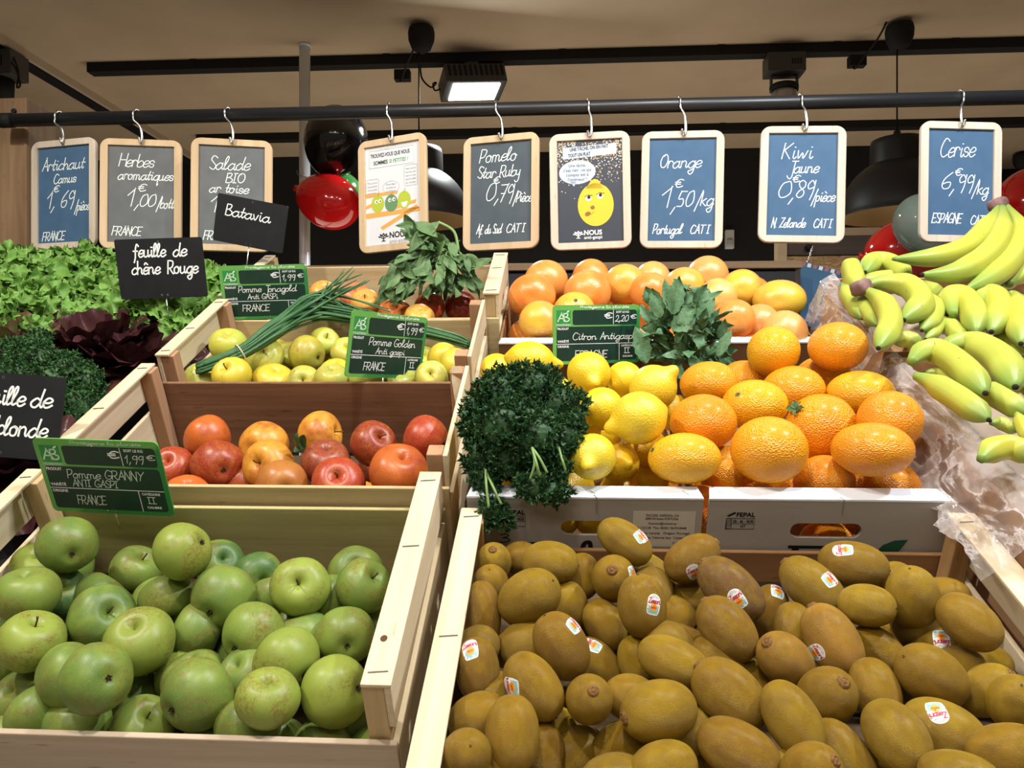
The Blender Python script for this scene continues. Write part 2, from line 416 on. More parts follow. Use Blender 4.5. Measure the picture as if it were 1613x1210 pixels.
def rail_hook(t, px, label):
    """an S-hook from the rail down into the hole of slate t"""
    M = t.matrix_basis; hole = M @ Vector((0, .1245, .010)); top = Vector((at_y(px, 170, RY).x, RY, RZ))
    h = empty('metal_hook', label, 'hook', (top.x, top.y, top.z + RR), (0, 0, 0), 'hooks over the black rail')
    d = hole - Vector(h.location); r = RR + .0022
    pts = [(0, r * math.cos(q), -RR + r * math.sin(q)) for q in [math.radians(k) for k in (20, 50, 80, 110, 140, 170, 200)]]
    ex = .018 * (1 if d.x >= 0 else -1)
    pts += [(d.x * .25, -r, -RR - .014), (d.x * .75 + ex * .25, d.y * .6 - r * .4 - .003, d.z * .55), (d.x + ex * .30, d.y - .006, d.z + .010), (d.x + ex * .20, d.y - .006, d.z - .004), (d.x, d.y - .002, d.z - .003), (d.x - ex * .2, d.y - .004, d.z + .009)]
    mb = MB(); mb.tube(catmull(pts, 5), .0026, 8); mb.build('wire', METAL, h, True)
fr = {'herbes': FRAMEX, 'salade': FRAMEX, 'pomelo': FRAMEX}
bd = {'b': SLB, 'g': SLG, 's': SLS}
for key, (pose, b, lines, label, hx) in SLATES.items():
    t, bo = slate(key, pose, bd[b], label, fr.get(key, FRAMEP))
    for tx, X, Y, h, wd in lines:
        mb = MB(); hand(mb, tx, X, Y, h * .92, .0019, .0040, 0, fit=wd * .94, jit=.05); mb.build('chalk_lettering', CHALK, bo)
    rail_hook(t, hx - 5, {'artichaut': 'bent metal hook holding the artichoke slate', 'herbes': 'metal hook holding the herb bunch slate', 'salade': 'metal hook holding the organic salad slate', 'pomelo': 'metal hook holding the grapefruit slate', 'orange': 'metal hook holding the blue orange slate', 'kiwi': 'metal hook holding the yellow kiwi slate', 'cerise': 'bent metal hook holding the cherry slate'}[key])

# posters in slate frames
PAPER = plain('white_paper', (.66, .68, .72), .8, .2)
NAVY = plain('night_blue_print', (.028, .036, .055), .5, .4)
INKD = plain('dark_print', (.03, .03, .035), .8, .2)
INKG = plain('grey_print', (.28, .29, .31), .8, .2)
LEAFG = plain('green_print', (.10, .35, .10), .8, .2)
LIME = plain('lime_print', (.42, .50, .05), .7, .2)
TEALG = plain('green_apple_print', (.13, .26, .12), .7, .2)
RULER = plain('ruler_print', (.72, .36, .09), .7, .2)
LEMY = plain('lemon_print', (.72, .50, .05), .7, .2)
BUBBLE = plain('pale_blue_print', (.48, .56, .68), .8, .2)
GOLD = plain('gold_speckle', (.62, .44, .22), .5, .4)
PALEY = plain('pale_yellow_print', (.80, .74, .45), .8, .2)
BROWN = plain('brown_print', (.28, .13, .05), .8, .2)
WHP = plain('white_print', (.85, .87, .9), .8, .2)
def outline(mb, pts, w, z, m): mb.ribbon(list(pts) + [pts[0]], w, z, m)
def tree_logo(mb, x, y, s, z, m):
    for pts in ([(0, 0), (0, .5)], [(-.25, 0), (0, .12), (.25, 0)], [(0, .3), (-.4, .6), (-.5, .9)], [(0, .3), (.4, .6), (.5, .9)], [(0, .5), (-.15, .8), (-.1, 1)], [(0, .5), (.15, .8), (.1, 1)], [(-.4, .6), (-.7, .65)], [(.4, .6), (.7, .65)]):
        mb.ribbon([(x + a * s, y + b * s) for a, b in pts], s * .13, z, m)
    for a, b in ((-.5, .95), (.5, .95), (-.72, .66), (.72, .66), (0, 1.05), (-.28, .85), (.28, .85)): mb.flat(ell(x + a * s, y + b * s, s * .13, s * .13, 8), z, m)
t, bo = slate('trouvez', (-.3857, 1.7590, .4362, 1.560, -.024, -.329), PAPER, 'framed white poster of small apples on rulers, half behind sage', FRAMEX)
mb = MB(); z = .0040
printed(mb, 'TROUVEZ-VOUS QUE NOUS', -.058, .090, .0125, z, 0, .02, .104); printed(mb, 'SOMMES', -.050, .073, .0125, z, 0, .02, .038); printed(mb, 'SI PETITES ?', -.008, .073, .0125, z, 1, .01, .05, .2)
outline(mb, [(-.062, .066), (.056, .066), (.056, .106), (-.062, .106)], .0006, z, 2)
for cx, cy, lines_ in ((-.054, .030, ('Moi, je suis', 'une pomme', 'trop petite', 'normale.')), (-.004, .022, ('Nous deux,', 'on ne dira rien', 'calibre.')), (.048, .052, ('Mais tout le', 'monde voit', 'que ce n\'est', 'que la taille', 'qui compte.'))):
    for i, s_ in enumerate(lines_): printed(mb, s_, cx, cy - i * .008, .0062, z, 2, 0, .026, center=True)
    n_ = len(lines_)
    if n_ == 3: outline(mb, ell(cx, cy - .005, .022, .014), .0006, z, 2)
    else: outline(mb, rrect(cx - .017, cy - n_ * .008 + .003, cx + .017, cy + .010, .004), .0006, z, 2)
for p in ([(-.074, .008), (-.074, -.002), (.012, .000), (.014, .006)], [(-.074, -.038), (-.074, -.050), (.070, -.046), (.072, -.036)], [(-.074, -.028), (-.074, -.020), (-.035, -.010), (-.03, -.017)], [(-.034, -.073), (-.028, -.080), (.068, -.038), (.062, -.030)], [(-.01, -.038), (.06, -.026), (.062, -.018), (-.01, -.030)]):
    mb.flat(p, z - .0001, 3)
for cx, cy, m_ in ((-.040, -.018, 4), (-.004, -.020, 5), (.030, -.016, 4)):
    mb.flat(ell(cx, cy, .017, .020), z + .0001, m_); mb.ribbon([(cx, cy + .017), (cx + .003, cy + .026)], .001, z + .0002, 6)
for cx, cy in ((-.044, -.013), (-.034, -.012), (-.008, -.013), (.003, -.012)):
    mb.flat(ell(cx, cy, .0042, .0045, 14), z + .0002, 7); mb.flat(ell(cx + .001, cy - .0005, .0018, .0022, 10), z + .0003, 0)
mb.flat([(.022, -.022), (.039, -.020), (.036, -.030), (.030, -.033), (.025, -.030)], z + .0002, 7)
tree_logo(mb, -.026, -.106, .016, z, 0)
printed(mb, 'NOUS', -.010, -.100, .019, z, 0, .03, .048); printed(mb, 'anti-gaspi', -.010, -.112, .0125, z, 2, 0, .048)
mb.flat([(-.074, -.116), (.074, -.116), (.074, -.1135), (-.074, -.1135)], z, 2)
mb.build('printed_poster', [INKD, LEAFG, INKG, RULER, LIME, TEALG, BROWN, WHP], bo)
rail_hook(t, 612, 'bent metal hook holding the white apple poster')
t, bo = slate('lemon', (.0644, 1.7474, .4329, 1.564, -.017, -.058), NAVY, 'framed dark poster showing a yellow lemon with two eyes', FRAMEP)
mb = MB(); rg = random.Random(4)
for i in range(760):
    x = rg.uniform(-.073, .073); y = .115 - abs(rg.gauss(0, 1)) * .040 - (.0 if abs(x) > .03 else rg.uniform(0, .02)); s_ = rg.uniform(.0006, .0015)
    if y < -.03 or y > .115: continue
    a = rg.uniform(0, 3); mb.flat(ell(x, y, s_ * 1.3, s_, 5, a), .0038, 0 if rg.random() < .7 else 5)
mb.flat([(-.060, .074), (.060, .082), (.060, .106), (-.060, .100)], .0040, 1)
sl = lambda p: (p[0], p[1] + p[0] * .06, p[2])
printed(mb, 'UNE TÂCHE, ON EN FAIT', -.044, .094, .0105, .0042, 2, .03, .086, M=sl); printed(mb, 'TOUT UN PLAT', -.048, .081, .0105, .0042, 2, .03, .05, M=sl); printed(mb, 'CITRONNÉ !', .006, .081, .0105, .0042, 6, .02, .04, M=sl)
mb.flat(ell(-.028, .044, .041, .027, 36, .05), .0040, 1); mb.flat([(-.045, .024), (-.036, .012), (-.030, .022)], .0040, 1)
for i, s_ in enumerate(('Une tâche,', 'c\'est rien : ce qui', 'compte est à', 'l\'intérieur !')): printed(mb, s_, -.028, .056 - i * .0105, .0098, .0042, 2, 0, (.038, .062, .05, .042)[i], center=True)
lem = [(.012 + .040 * math.cos(a) * (1 if math.sin(a) < .86 else .93), -.032 + (.050 if math.sin(a) > 0 else .047) * math.sin(a)) for a in [2 * PI * k / 40 for k in range(40)]]
mb.flat(lem, .0042, 3); mb.flat([(-.004, .014), (.003, .024), (.010, .027), (.018, .025), (.024, .015), (.03, .005), (-.01, .006)], .0042, 3)
for cx, cy in ((-.004, -.016), (.022, -.012)):
    mb.flat(ell(cx, cy, .0068, .0058, 18), .0044, 5); mb.flat(ell(cx + .001, cy + .0022, .0038, .0040, 14), .0046, 2); mb.ribbon([(cx - .008, cy + .004), (cx, cy + .0075), (cx + .009, cy + .006)], .0011, .0047, 2)
mb.flat(ell(.005, -.037, .005, .0045, 14), .0044, 4); mb.flat(ell(-.006, -.051, .007, .005, 14, .4), .0044, 4); mb.ribbon([(-.008, -.048), (.002, -.052), (.008, -.046)], .001, .0045, 4)
tree_logo(mb, -.028, -.105, .014, .0042, 5)
printed(mb, 'NOUS', -.015, -.098, .015, .0042, 5, .03, .040); printed(mb, 'anti-gaspi', -.015, -.107, .010, .0042, 5, .01, .040)
mb.build('printed_poster', [GOLD, BUBBLE, INKD, LEMY, BROWN, WHP, PALEY], bo)
rail_hook(t, 927, 'straight metal hook holding the dark lemon poster')

# ------------------------------------------------------------------ price and name signs on wire stems
BOARD = noisy('black_sign_board', (.010, .011, .014), (.014, .015, .018), 30, .55, .3)
def black_sign(pose, wh, lines, label, stem):
    x, y, z, a, b, c = pose; w_, h_ = wh
    t = empty('name_sign', label, 'sign', (x, y, EYE + z), (a, b, c), 'black name signs among the salads')
    mb = MB(); mb.prism(rrect(-w_ / 2, -h_ / 2, w_ / 2, h_ / 2, .004), 0, .002); bo = mb.build('board', BOARD, t)
    for tx, X, Y, h, wd, pw in lines:
        mb = MB(); hand(mb, tx, X, Y, h * .72, pw * .74, .0024, 0, slant=.12, fit=wd, jit=.04); mb.build('paint_pen_lettering', WHITE, bo)
    mb = MB()
    for X, Y in ((-.004, -h_ / 2 + .006), (.007, -h_ / 2 + .006), (0.0, h_ / 2 - .006)): mb.ribbon(ell(X, Y, .0016, .0016, 10) + [(X + .0016, Y)], .0007, .0024, 0)
    mb.build('rivet', METAL, t)
    mb = MB(); mb.tube([(.002, -h_ / 2 + .008, -.001), (.002, -h_ / 2 - stem, -.001)], .0011, 6); mb.build('wire_stem', METAL, t, True)
black_sign((-.7570, 1.4213, .2195, 1.759, -.030, .052), (.166, .112), [('feuille', -.050, .022, .0165, .060, .0036), ('de', .026, .022, .0165, .024, .0036), ('chêne', -.056, -.010, .0165, .052, .0036), ('Rouge', .012, -.010, .0165, .056, .0036)], 'black sign naming red oak leaf salad, stuck among the lettuces', .075)
black_sign((-.6591, 1.6041, .3416, 1.748, .199, .008), (.155, .100), [('Batavia', -.056, .008, .016, .096, .0030)], 'tilted black sign naming batavia, standing highest behind the lettuces', .10)
black_sign((-.7474, .9864, -.0408, 1.522, .080, .071), (.166, .112), [('feuille', -.034, .014, .0165, .064, .0036), ('de', .040, .014, .0165, .026, .0036), ('blonde', -.002, -.026, .0165, .066, .0036)], 'black sign naming blonde oak leaf, cut by the picture edge', .10)
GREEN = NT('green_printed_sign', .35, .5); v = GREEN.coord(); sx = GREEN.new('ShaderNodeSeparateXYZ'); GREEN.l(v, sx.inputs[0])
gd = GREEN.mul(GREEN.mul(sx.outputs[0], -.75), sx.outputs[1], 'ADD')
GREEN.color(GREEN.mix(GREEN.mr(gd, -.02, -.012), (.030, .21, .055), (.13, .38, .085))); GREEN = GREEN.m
PANEL = noisy('dark_green_panel', (.006, .030, .020), (.009, .038, .026), 40, .45, .4)
ABG = plain('logo_green', (.03, .25, .06), .5, .3)
ABW = plain('logo_white', (.62, .78, .60), .6, .3)
CHG = plain('thin_chalk_pen', (.62, .72, .66), .8, .2)
def price_sign(pose, price, l1, l2, origin, label, stem, pos1=(-.036, .004, .09), pos2=(-.02, -.012, .06), og=(-.034, -.042, .05)):
    x, y, z, a, b, c = pose
    t = empty('price_sign', label, 'price sign', (x, y, EYE + z), (a, b, c), 'green price signs on the crates')
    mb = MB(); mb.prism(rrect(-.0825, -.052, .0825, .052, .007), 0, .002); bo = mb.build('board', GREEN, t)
    mb = MB()
    mb.prism(rrect(-.046, .017, .076, .043, .004), .002, .0023); mb.prism(rrect(-.076, -.046, .076, .014, .004), .002, .0023)
    mb.build('writing_panel', PANEL, bo)
    mb = MB(); mb.flat([(-.076, .019), (-.050, .019), (-.050, .043), (-.076, .043)], .0023, 0)
    hand(mb, 'A', -.0735, .0235, .0068, .0018, .0025, 1, 0, .012); hand(mb, 'B', -.0625, .0235, .0068, .0018, .0025, 1, 0, .009)
    mb.flat([(-.058, .0385), (-.054, .0390), (-.0515, .0425), (-.0555, .0420)], .0025, 1)
    mb.flat([(-.076, .015), (-.050, .015), (-.050, .019), (-.076, .019)], .00232, 1)
    printed(mb, 'AGRICULTURE', -.0755, .0172, .0026, .0025, 0, .01, .025); printed(mb, 'BIOLOGIQUE', -.0755, .0152, .0026, .0025, 0, .01, .025)
    mb.build('organic_logo', [ABG, ABW], bo)
    mb = MB(); z = .0026
    printed(mb, 'PRODUIT', -.0745, .0085, .0055, z, 0, .02, .021); printed(mb, 'VARIÉTÉ', -.0745, -.0135, .0055, z, 0, .02, .021); printed(mb, 'ORIGINE', -.0745, -.0225, .0055, z, 0, .02, .021)
    printed(mb, 'SOIT LE KG', .036, .0375, .0050, z, 0, .02, .025); printed(mb, 'CATÉGORIE', .046, -.0225, .0045, z, 0, .02, .024); printed(mb, 'CALIBRE', .049, -.0415, .0045, z, 0, .02, .019)
    for p in ([(-.076, -.0165), (.076, -.0165)], [(.042, -.0175), (.042, -.046)], [(.031, .018), (.031, .042)]): mb.ribbon(p, .0009, z)
    hand(mb, '€', .014, .0285, .0046, .0016, z, 0, .1, .011)
    mb.build('printed_text', WHP, bo)
    z = .0028
    for tx, X, Y, h, pw, sl_, wd in (('Protégeons la planète', -.032, .0462, .0022, .0006, .1, .092), (price, .0345, .0225, .0052, .0009, .2, .024), ('€', .064, .0275, .0034, .0009, .1, .0085),
            (l1, pos1[0], pos1[1], .0060, .0010, .15, pos1[2]), (l2, pos2[0], pos2[1], .0048, .0009, .15, pos2[2]), (origin, og[0], og[1], .0062, .0010, .12, og[2]), ('II', .052, -.034, .0045, .0010, 0, .010)):
        if tx.strip(): mb = MB(); hand(mb, tx, X, Y, h, pw, z, 0, sl_, wd, .05); mb.build('chalk_pen_lettering', CHG if 'GRANNY' in l1 else WHITE, bo)
    mb = MB()
    for X, Y in ((-.006, -.047), (.005, -.047), (-.004, .0445)): mb.flat(ell(X, Y, .0014, .0014, 10), .0030)
    mb.build('rivet', METAL, t)
    mb = MB(); mb.tube([(0, -.046, -.001), (0, -.052 - stem, -.001)], .0011, 6); mb.build('wire_stem', METAL, t, True)
price_sign((-.5615, .9187, -.1144, 1.979, .022, -.070), '1,99', 'Pomme GRANNY', 'ANTI GASPI', 'FRANCE', 'green price sign for granny apples, on the plank above them', .025, (-.048, -.0015, .100), (-.044, -.0135, .06), (-.044, -.039, .038))
price_sign((-.5668, 1.4507, .1765, 1.875, -.032, .113), '1,99', 'Pomme Jonagold', 'Anti GASPi', 'FRANCE', 'green price sign for jonagold apples, near the chives', .05, (-.050, .001, .108), (-.034, -.0125, .056), (-.046, -.036, .050))
price_sign((-.2807, 1.2354, .0617, 1.736, .010, .972), '1,99', 'Pomme Golden', 'Anti gaspi', 'FRANCE', 'turned green price sign for golden apples, standing in their crate', .05, (-.042, .0, .100), (-.026, -.0135, .062), (-.048, -.040, .044))
price_sign((.0625, 1.382, .0886, 1.659, -.035, .333), '2,20', 'Citron Antigaspi', ' ', 'ESPAGNE', 'green price sign for lemons, half behind the mint', .03, (-.046, -.009, .118), (0, 0, .01), (-.042, -.041, .060))
t = empty('small_board', 'small black board with grey writing behind the tilted batavia sign', 'sign', (-.645, 1.735, EYE + .225), (1.62, 0, .02))
mb = MB(); mb.prism(rrect(-.085, -.05, .06, .05, .003), 0, .004); bo = mb.build('board', BOARD, t)
mb = MB(); hand(mb, 'GASPi', -.035, .02, .0085, .0013, .0045, 0, .1, .038); mb.build('chalk_lettering', INKG, bo)
MB().tube([(0, -.05, 0), (0, -.20, -.01)], .002, 6).build('wire_stem', METAL, t)
# ------------------------------------------------------------------ ceiling fixtures
def track(name, label, p0, p1, plugs):
    p0 = Vector(p0); p1 = Vector(p1); d = p1 - p0
    t = empty(name, label, 'lighting track', p0, (0, 0, math.atan2(d.y, d.x)), 'black ceiling tracks')
    L = d.length
    MB().box((0, -.03, -.045), (L, .03, 0), bev=.003).build('channel', MATT, t)
    for q in plugs: MB().box((q, -.036, -.012), (q + .03, .036, -.0002)).build('mounting_clip', MATT, t)
track('ceiling_track', 'black lighting track carrying the lit floodlight', (-2.21, 3.50, CEIL), (3.2, 3.50, CEIL), (.5, 1.4, 2.2, 2.9, 3.4, 3.9))
track('ceiling_track', 'black lighting track farthest from the crates, near the back wall', (-2.19, 4.54, CEIL), (3.6, 4.54, CEIL), (.9, 1.9, 3.1))
track('ceiling_track', 'black lighting track running away from the camera above the lettuces', (-2.45, .6, CEIL), (-2.45, 5.0, CEIL), (1.2, 2.1, 3.0))
o = MB().box((-2.415, .6, CEIL - .035), (-2.395, 5.0, CEIL)).build('trim_1', noisy('beige_trim', (.50, .42, .32), (.45, .37, .28), 5, .8, .2)); tag(o, kind='structure')

GLOW = NT('lit_led_panel', .5); GLOW.b.inputs['Emission Color'].default_value = (.95, 1, .98, 1); GLOW.b.inputs['Emission Strength'].default_value = 14; GLOW = GLOW.m
t = empty('floodlight', 'lit white floodlight hanging from the black track', 'ceiling light', (-.405, 3.50, CEIL - .045))
MB().box((-.03, -.03, -.05), (.03, .03, .0)).build('bracket', CHARCOAL, t)
mb = MB(); Mf = Matrix.Translation((0, 0, -.085)) @ Matrix.Rotation(math.radians(20), 4, 'Z') @ Matrix.Rotation(math.radians(-7), 4, 'Y') @ Matrix.Rotation(math.radians(-12), 4, 'X')
mb.box((-.14, -.085, -.045), (.14, .085, .045), bev=.006, M=Mf); mb.build('housing', CHARCOAL, t)
mb = MB()
for i in range(11): mb.box((-.125 + i * .024, -.089, -.015), (-.113 + i * .024, -.084, .035), M=Mf)
mb.build('cooling_fin', MATT, t)
mb = MB(); mb.box((-.108, -.068, -.050), (.108, .060, -.044), M=Mf); mb.build('led_panel', GLOW, t)
mb = MB(); mb.tube(catmull([(-.13, 0, -.10), (-.17, .0, -.115), (-.18, 0, -.085), (-.165, 0, -.08), (-.19, .0, -.10), (-.23, 0, -.06), (-.24, 0, 0)], 5), .004, 8); mb.build('cable', MATT, t, True)
l = lamp('floodlight_beam', (-.41, 3.38, CEIL - .25), (-.1, 2.2, EYE - .2), 14, .16, (.95, 1, .98))

t = empty('spotlight', 'unlit track spotlight with a grey cylinder head above the kiwi slate', 'ceiling light', (.985, 3.50, CEIL - .045))
MB().box((-.082, -.05, -.085), (.082, .05, 0), bev=.004).build('driver_box', CHARCOAL, t)
mb = MB()
for i in range(4): mb.box((.02 + i * .012, -.0515, -.055), (.026 + i * .012, -.0495, -.03))
mb.build('vent_slot', MATT, t)
for s_ in (-1, 1): MB().box((s_ * .056 - .004, -.012, -.16), (s_ * .056 + .004, .012, -.08), bev=.001).build('yoke_arm', CHARCOAL, t)
mb = MB(); mb.lathe([(.0001, -.128), (.055, -.128), (.062, -.134), (.062, -.150), (.055, -.154)], 28); mb.build('cooling_ring', MATT, t, True)
mb = MB(); mb.lathe([(.050, -.154), (.054, -.158), (.060, -.200), (.060, -.206), (.050, -.206), (.046, -.18), (.0001, -.175)], 28); mb.build('head', plain('brushed_alloy', (.42, .43, .44), .35, .5, .9), t, True)
t = empty('spotlight', 'black ceiling spotlight at the picture edge above the timber post', 'ceiling light', (-2.45, 3.26, CEIL - .045))
MB().box((-.07, -.06, -.11), (.07, .06, 0), bev=.004).build('driver_box', CHARCOAL, t)
mb = MB()
for i in range(4): mb.box((-.04 + i * .022, -.0615, -.075), (-.034 + i * .022, -.0595, -.03))
mb.build('vent_slot', MATT, t)
mb = MB(); mb.lathe([(.0001, -.11), (.05, -.112), (.055, -.2), (.046, -.2), (.0001, -.15)], 24, 0, Matrix.Rotation(.12, 4, 'Y')); mb.build('head', MATT, t, True)
mb = MB(); mb.tube(catmull([(.07, -.05, -.06), (.10, -.06, -.10), (.115, -.06, -.16), (.10, -.06, -.17), (.10, -.05, -.10), (.05, -.03, 0)], 5), .004, 8); mb.build('cable', MATT, t, True)

DOME = plain('black_enamel_dome', (.012, .012, .013), .5, .4)
DOMEIN = noisy('gilded_inside', (.62, .48, .29), (.52, .39, .22), 6, .45, .4)
def pendant(px, Y, zrim, R, label, swag, group='black dome pendants'):
    p = at_y(px, 100, Y)
    t = empty('pendant_lamp', label, 'pendant lamp', (p.x, Y, CEIL), (0, 0, 0), group)
    mb = MB(); mb.lathe([(.0001, 0), (.052, 0), (.056, -.02), (.054, -.05), (.040, -.085), (.018, -.10), (.0001, -.102)], 28, 0, Matrix.Translation((.01, 0, -.015))); mb.build('ceiling_rose', MATT, t, True)
    mb = MB(); mb.tube(catmull([(.005, 0, 0), (-.004, 0, -.008), (.008, 0, -.02)], 4), .003, 6); mb.build('ceiling_hook', MATT, t)
    zr = zrim + EYE - CEIL; h = R * 1.32
    mb = MB(); mb.tube([(0, 0, -.10), (0, 0, zr + h + .05)], .0035, 8); mb.build('cord', MATT, t, True)
    pr = [(.0001, h + .055), (.012, h + .052), (.02, h + .02), (R * .44, h + .012), (R * .46, h - .01), (R * .47, h - .10)]
    mb = MB(); mb.lathe([(r, z + zr) for r, z in pr], 40); mb.build('cap', DOME, t, True)
    mb = MB(); pr = [(R * math.sin(a), (h - .06) * math.cos(a)) for a in [math.radians(k) for k in range(20, 91, 5)]]
    mb.lathe([(r, z + zr) for r, z in pr] + [(R + .004, zr - .004), (R, zr - .006)], 56); mb.build('shade', DOME, t, True)
    mb = MB(); mb.lathe([(r * .985, z * .985 + zr - .004) for r, z in reversed(pr)] + [(.0001, zr + h - .07)], 56); mb.build('shade_lining', DOMEIN, t, True)
    mb = MB(); mb.lathe([(.0001, zr + h * .25), (.03, zr + h * .28), (.035, zr + h * .45), (.02, zr + h * .7), (.018, zr + h * .9)], 20); mb.build('bulb', plain('frosted_bulb', (.55, .55, .52), .25, .5), t, True)
    if swag:
        q = [Vector(s_) - t.location for s_ in swag]
        mb = MB(); mb.tube(catmull(q, 8), .0042, 8); mb.build('power_cord', MATT, t, True)
        mb = MB(); mb.box(tuple(q[-1] - Vector((.02, .02, .015))), tuple(q[-1] + Vector((.05, .02, .03)))); mb.build('track_plug', MATT, t)
def P(px, py, Y): return at_y(px, py, Y)
pendant(660, 3.2, .685, .215, 'black dome pendant lamp mostly behind the white apple poster', [P(657, 50, 3.2), P(652, 75, 3.25), P(644, 95, 3.3), P(637, 112, 3.38), P(632, 128, 3.44), P(629, 122, 3.46)])
pendant(1413, 3.3, .700, .225, 'black dome pendant lamp between the kiwi and cherry slates', [P(1400, 20, 3.3), P(1394, 40, 3.3), P(1380, 65, 3.35), P(1362, 88, 3.4), P(1347, 108, 3.44), P(1344, 100, 3.46)])
pendant(1608, 5.2, .95, .2, 'small distant black pendant lamp at the picture edge', None)

t = empty('support_pole', 'shiny round metal pole rising behind the balloons', 'pole', (at_y(480, 100, 3.35).x, 3.35, 0))
mb = MB(); mb.tube([(0, 0, 0), (0, 0, CEIL)], .024, 28); mb.build('shaft', STEEL, t, True)
mb = MB(); mb.tube([(0, 0, CEIL - .012), (0, 0, CEIL)], .028, 28); mb.build('collar', STEEL, t, True)
mb = MB(); mb.tube(catmull([(.024, -.012, EYE + .905), (.0, -.026, EYE + .912), (-.024, -.015, EYE + .92), (-.03, -.02, EYE + .94)], 4), .0025, 6); mb.build('wire_tie', METAL, t)

def balloon(px, py, Y, r, col, label, axis, stretch=1.15, alpha=None):
    m = NT('balloon_' + label.split()[0], .12, .6, col)
    m.b.inputs['Coat Weight'].default_value = .5
    if alpha: m.b.inputs['Transmission Weight'].default_value = alpha; m.b.inputs['Roughness'].default_value = .25; m.b.inputs['IOR'].default_value = 1.05
    pr = [(.0001, 1.0 * stretch)] + [(math.sin(a) * (1 - .10 * max(0, -math.cos(a))), math.cos(a) * (stretch if math.cos(a) > 0 else stretch * 1.12)) for a in [math.radians(k) for k in range(6, 174, 7)]] + [(.05, -stretch * 1.13), (.03, -stretch * 1.17), (.0001, -stretch * 1.17)]
    p = at_y(px, py, Y)
    t = empty('balloon', label, 'balloon', p, Vector(axis).to_track_quat('Z', 'Y').to_euler(), 'party balloons')
    mb = MB(); mb.lathe([(a * r, b * r) for a, b in reversed(pr)], 40); mb.build('skin', m.m, t, True)
    mb = MB(); k = -stretch * 1.16 * r; mb.lathe([(.0001, k - .012), (.014, k - .012), (.004, k), (.008, k + .008), (.0001, k + .008)], 14); mb.build('knot', m.m, t, True)
balloon(529, 221, 3.17, .132, (.008, .008, .010), 'black balloon tied to the metal pole', (.25, .05, 1), 1.08)
balloon(519, 318, 3.12, .112, (.80, .010, .012), 'red balloon tied to the metal pole under the black one', (.75, -.1, -.32), 1.18)
balloon(533, 305, 3.33, .098, (.05, .30, .07), 'green balloon mostly hidden behind the red one', (.6, .05, -.2), 1.12)
balloon(1428, 396, 2.7, .112, (.55, .008, .008), 'red balloon peeping over the bananas below the cherry slate', (1, 0, .1), 1.1)
balloon(1452, 352, 2.5, .084, (.36, .48, .42), 'translucent pale balloon behind the cherry slate', (-.3, 0, 1), 1.1, .6)
balloon(1622, 325, 2.9, .12, (.55, .008, .008), 'red balloon at the picture edge beside the banana crown', (.2, 0, 1), 1.15)

# counter and panels behind the display
LEDGE = wood('counter_wood', (.30, .20, .12), (.20, .13, .075), 0, .6)
DARKB = wood('dark_brown_board', (.085, .060, .048), (.055, .040, .033), 0, .6)
TANB = wood('tan_board', (.42, .31, .19), (.34, .24, .14), 0, .5)
OSB = NT('pressed_wood_board', .7, .2); v = OSB.coord((30, 30, 90)); c = OSB.noise(v, 1, 3, .6, 1.5)
OSB.color(OSB.mix(OSB.mr(c, .3, .7), (.16, .09, .035), (.48, .30, .13))); OSB = OSB.m
t = empty('back_counter', 'dark counter with a wooden ledge standing behind the grapefruit', 'counter', (0, 2.62, 0))
MB().box((-.9, 0, EYE + .385), (.80, .10, EYE + .41), bev=.003).build('ledge', LEDGE, t)
MB().box((-.88, .02, 0), (.78, .10, EYE + .384)).build('front_panel', DARKW, t)
t = empty('wooden_display_rack', 'wooden rack with tan, brown and pressed wood boards behind the bananas', 'rack', (0, 3.0, 0))
MB().box((.815, -.02, 0), (.851, .03, EYE + .575), bev=.003).build('pale_upright', TANB, t)
MB().box((.811, -.16, 0), (.858, -.03, EYE + .42), bev=.003).build('dark_upright', DARKB, t)
MB().box((.853, .0, EYE + .489), (2.1, .03, EYE + .563), bev=.003).build('brown_board', DARKB, t)
MB().box((.853, .031, EYE + .564), (2.1, .06, EYE + .598), bev=.003).build('tan_board', TANB, t)
MB().box((.853, .01, EYE + .15), (2.1, .03, EYE + .489)).build('pressed_board', OSB, t)
MB().box((.877, .062, 0), (2.1, .08, EYE + .55)).build('back_sheet', DARKW, t)
mb = MB(); mb.lathe([(.0001, -.03), (.010, -.03), (.012, -.012), (.006, 0), (.0001, 0)], 14, 0, Matrix.Translation((.930, 0, EYE + .516)) @ Matrix.Rotation(-PI / 2, 4, 'X')); mb.build('peg', MATT, t, True)
t = empty('hanging_card', 'blue card hanging by a small chain from a peg behind the grapefruit', 'sign', (.930, 2.93, EYE + .512), (0, math.radians(17), -.25))
mb = MB()
for i in range(8): mb.tube([(.0025 * math.cos(q) * (1 if i % 2 else .2), .0025 * math.cos(q) * (.2 if i % 2 else 1), -.006 - i * .008 + .006 * math.sin(q)) for q in [2 * PI * k / 10 for k in range(11)]], .0012, 5, caps=False)
mb.build('chain', METAL, t)
mb = MB(); mb.box((-.04, -.002, -.29), (.15, .002, -.065)); bo = mb.build('card', plain('blue_card', (.035, .13, .26), .5, .3), t)
mb = MB()
for i in range(9): mb.flat([(-.04 + i * .021, -.080), (-.027 + i * .021, -.080), (-.027 + i * .021, -.066), (-.04 + i * .021, -.066)], .0026, i % 2, Matrix.Rotation(PI / 2, 4, 'X'))
mb.build('printed_border', [WHP, plain('dull_red_print', (.40, .16, .17), .6, .3)], bo)
t = empty('wall_sensor_box', 'small white box fixed to the black wall behind the orange slate', 'wall box', (at_y(1148, 378, 5.0).x, 5.0, at_y(1148, 378, 5.0).z))
MB().box((-.028, -.035, -.06), (.028, 0, .06), bev=.006).build('casing', plain('white_plastic', (.55, .57, .58), .5, .4), t)
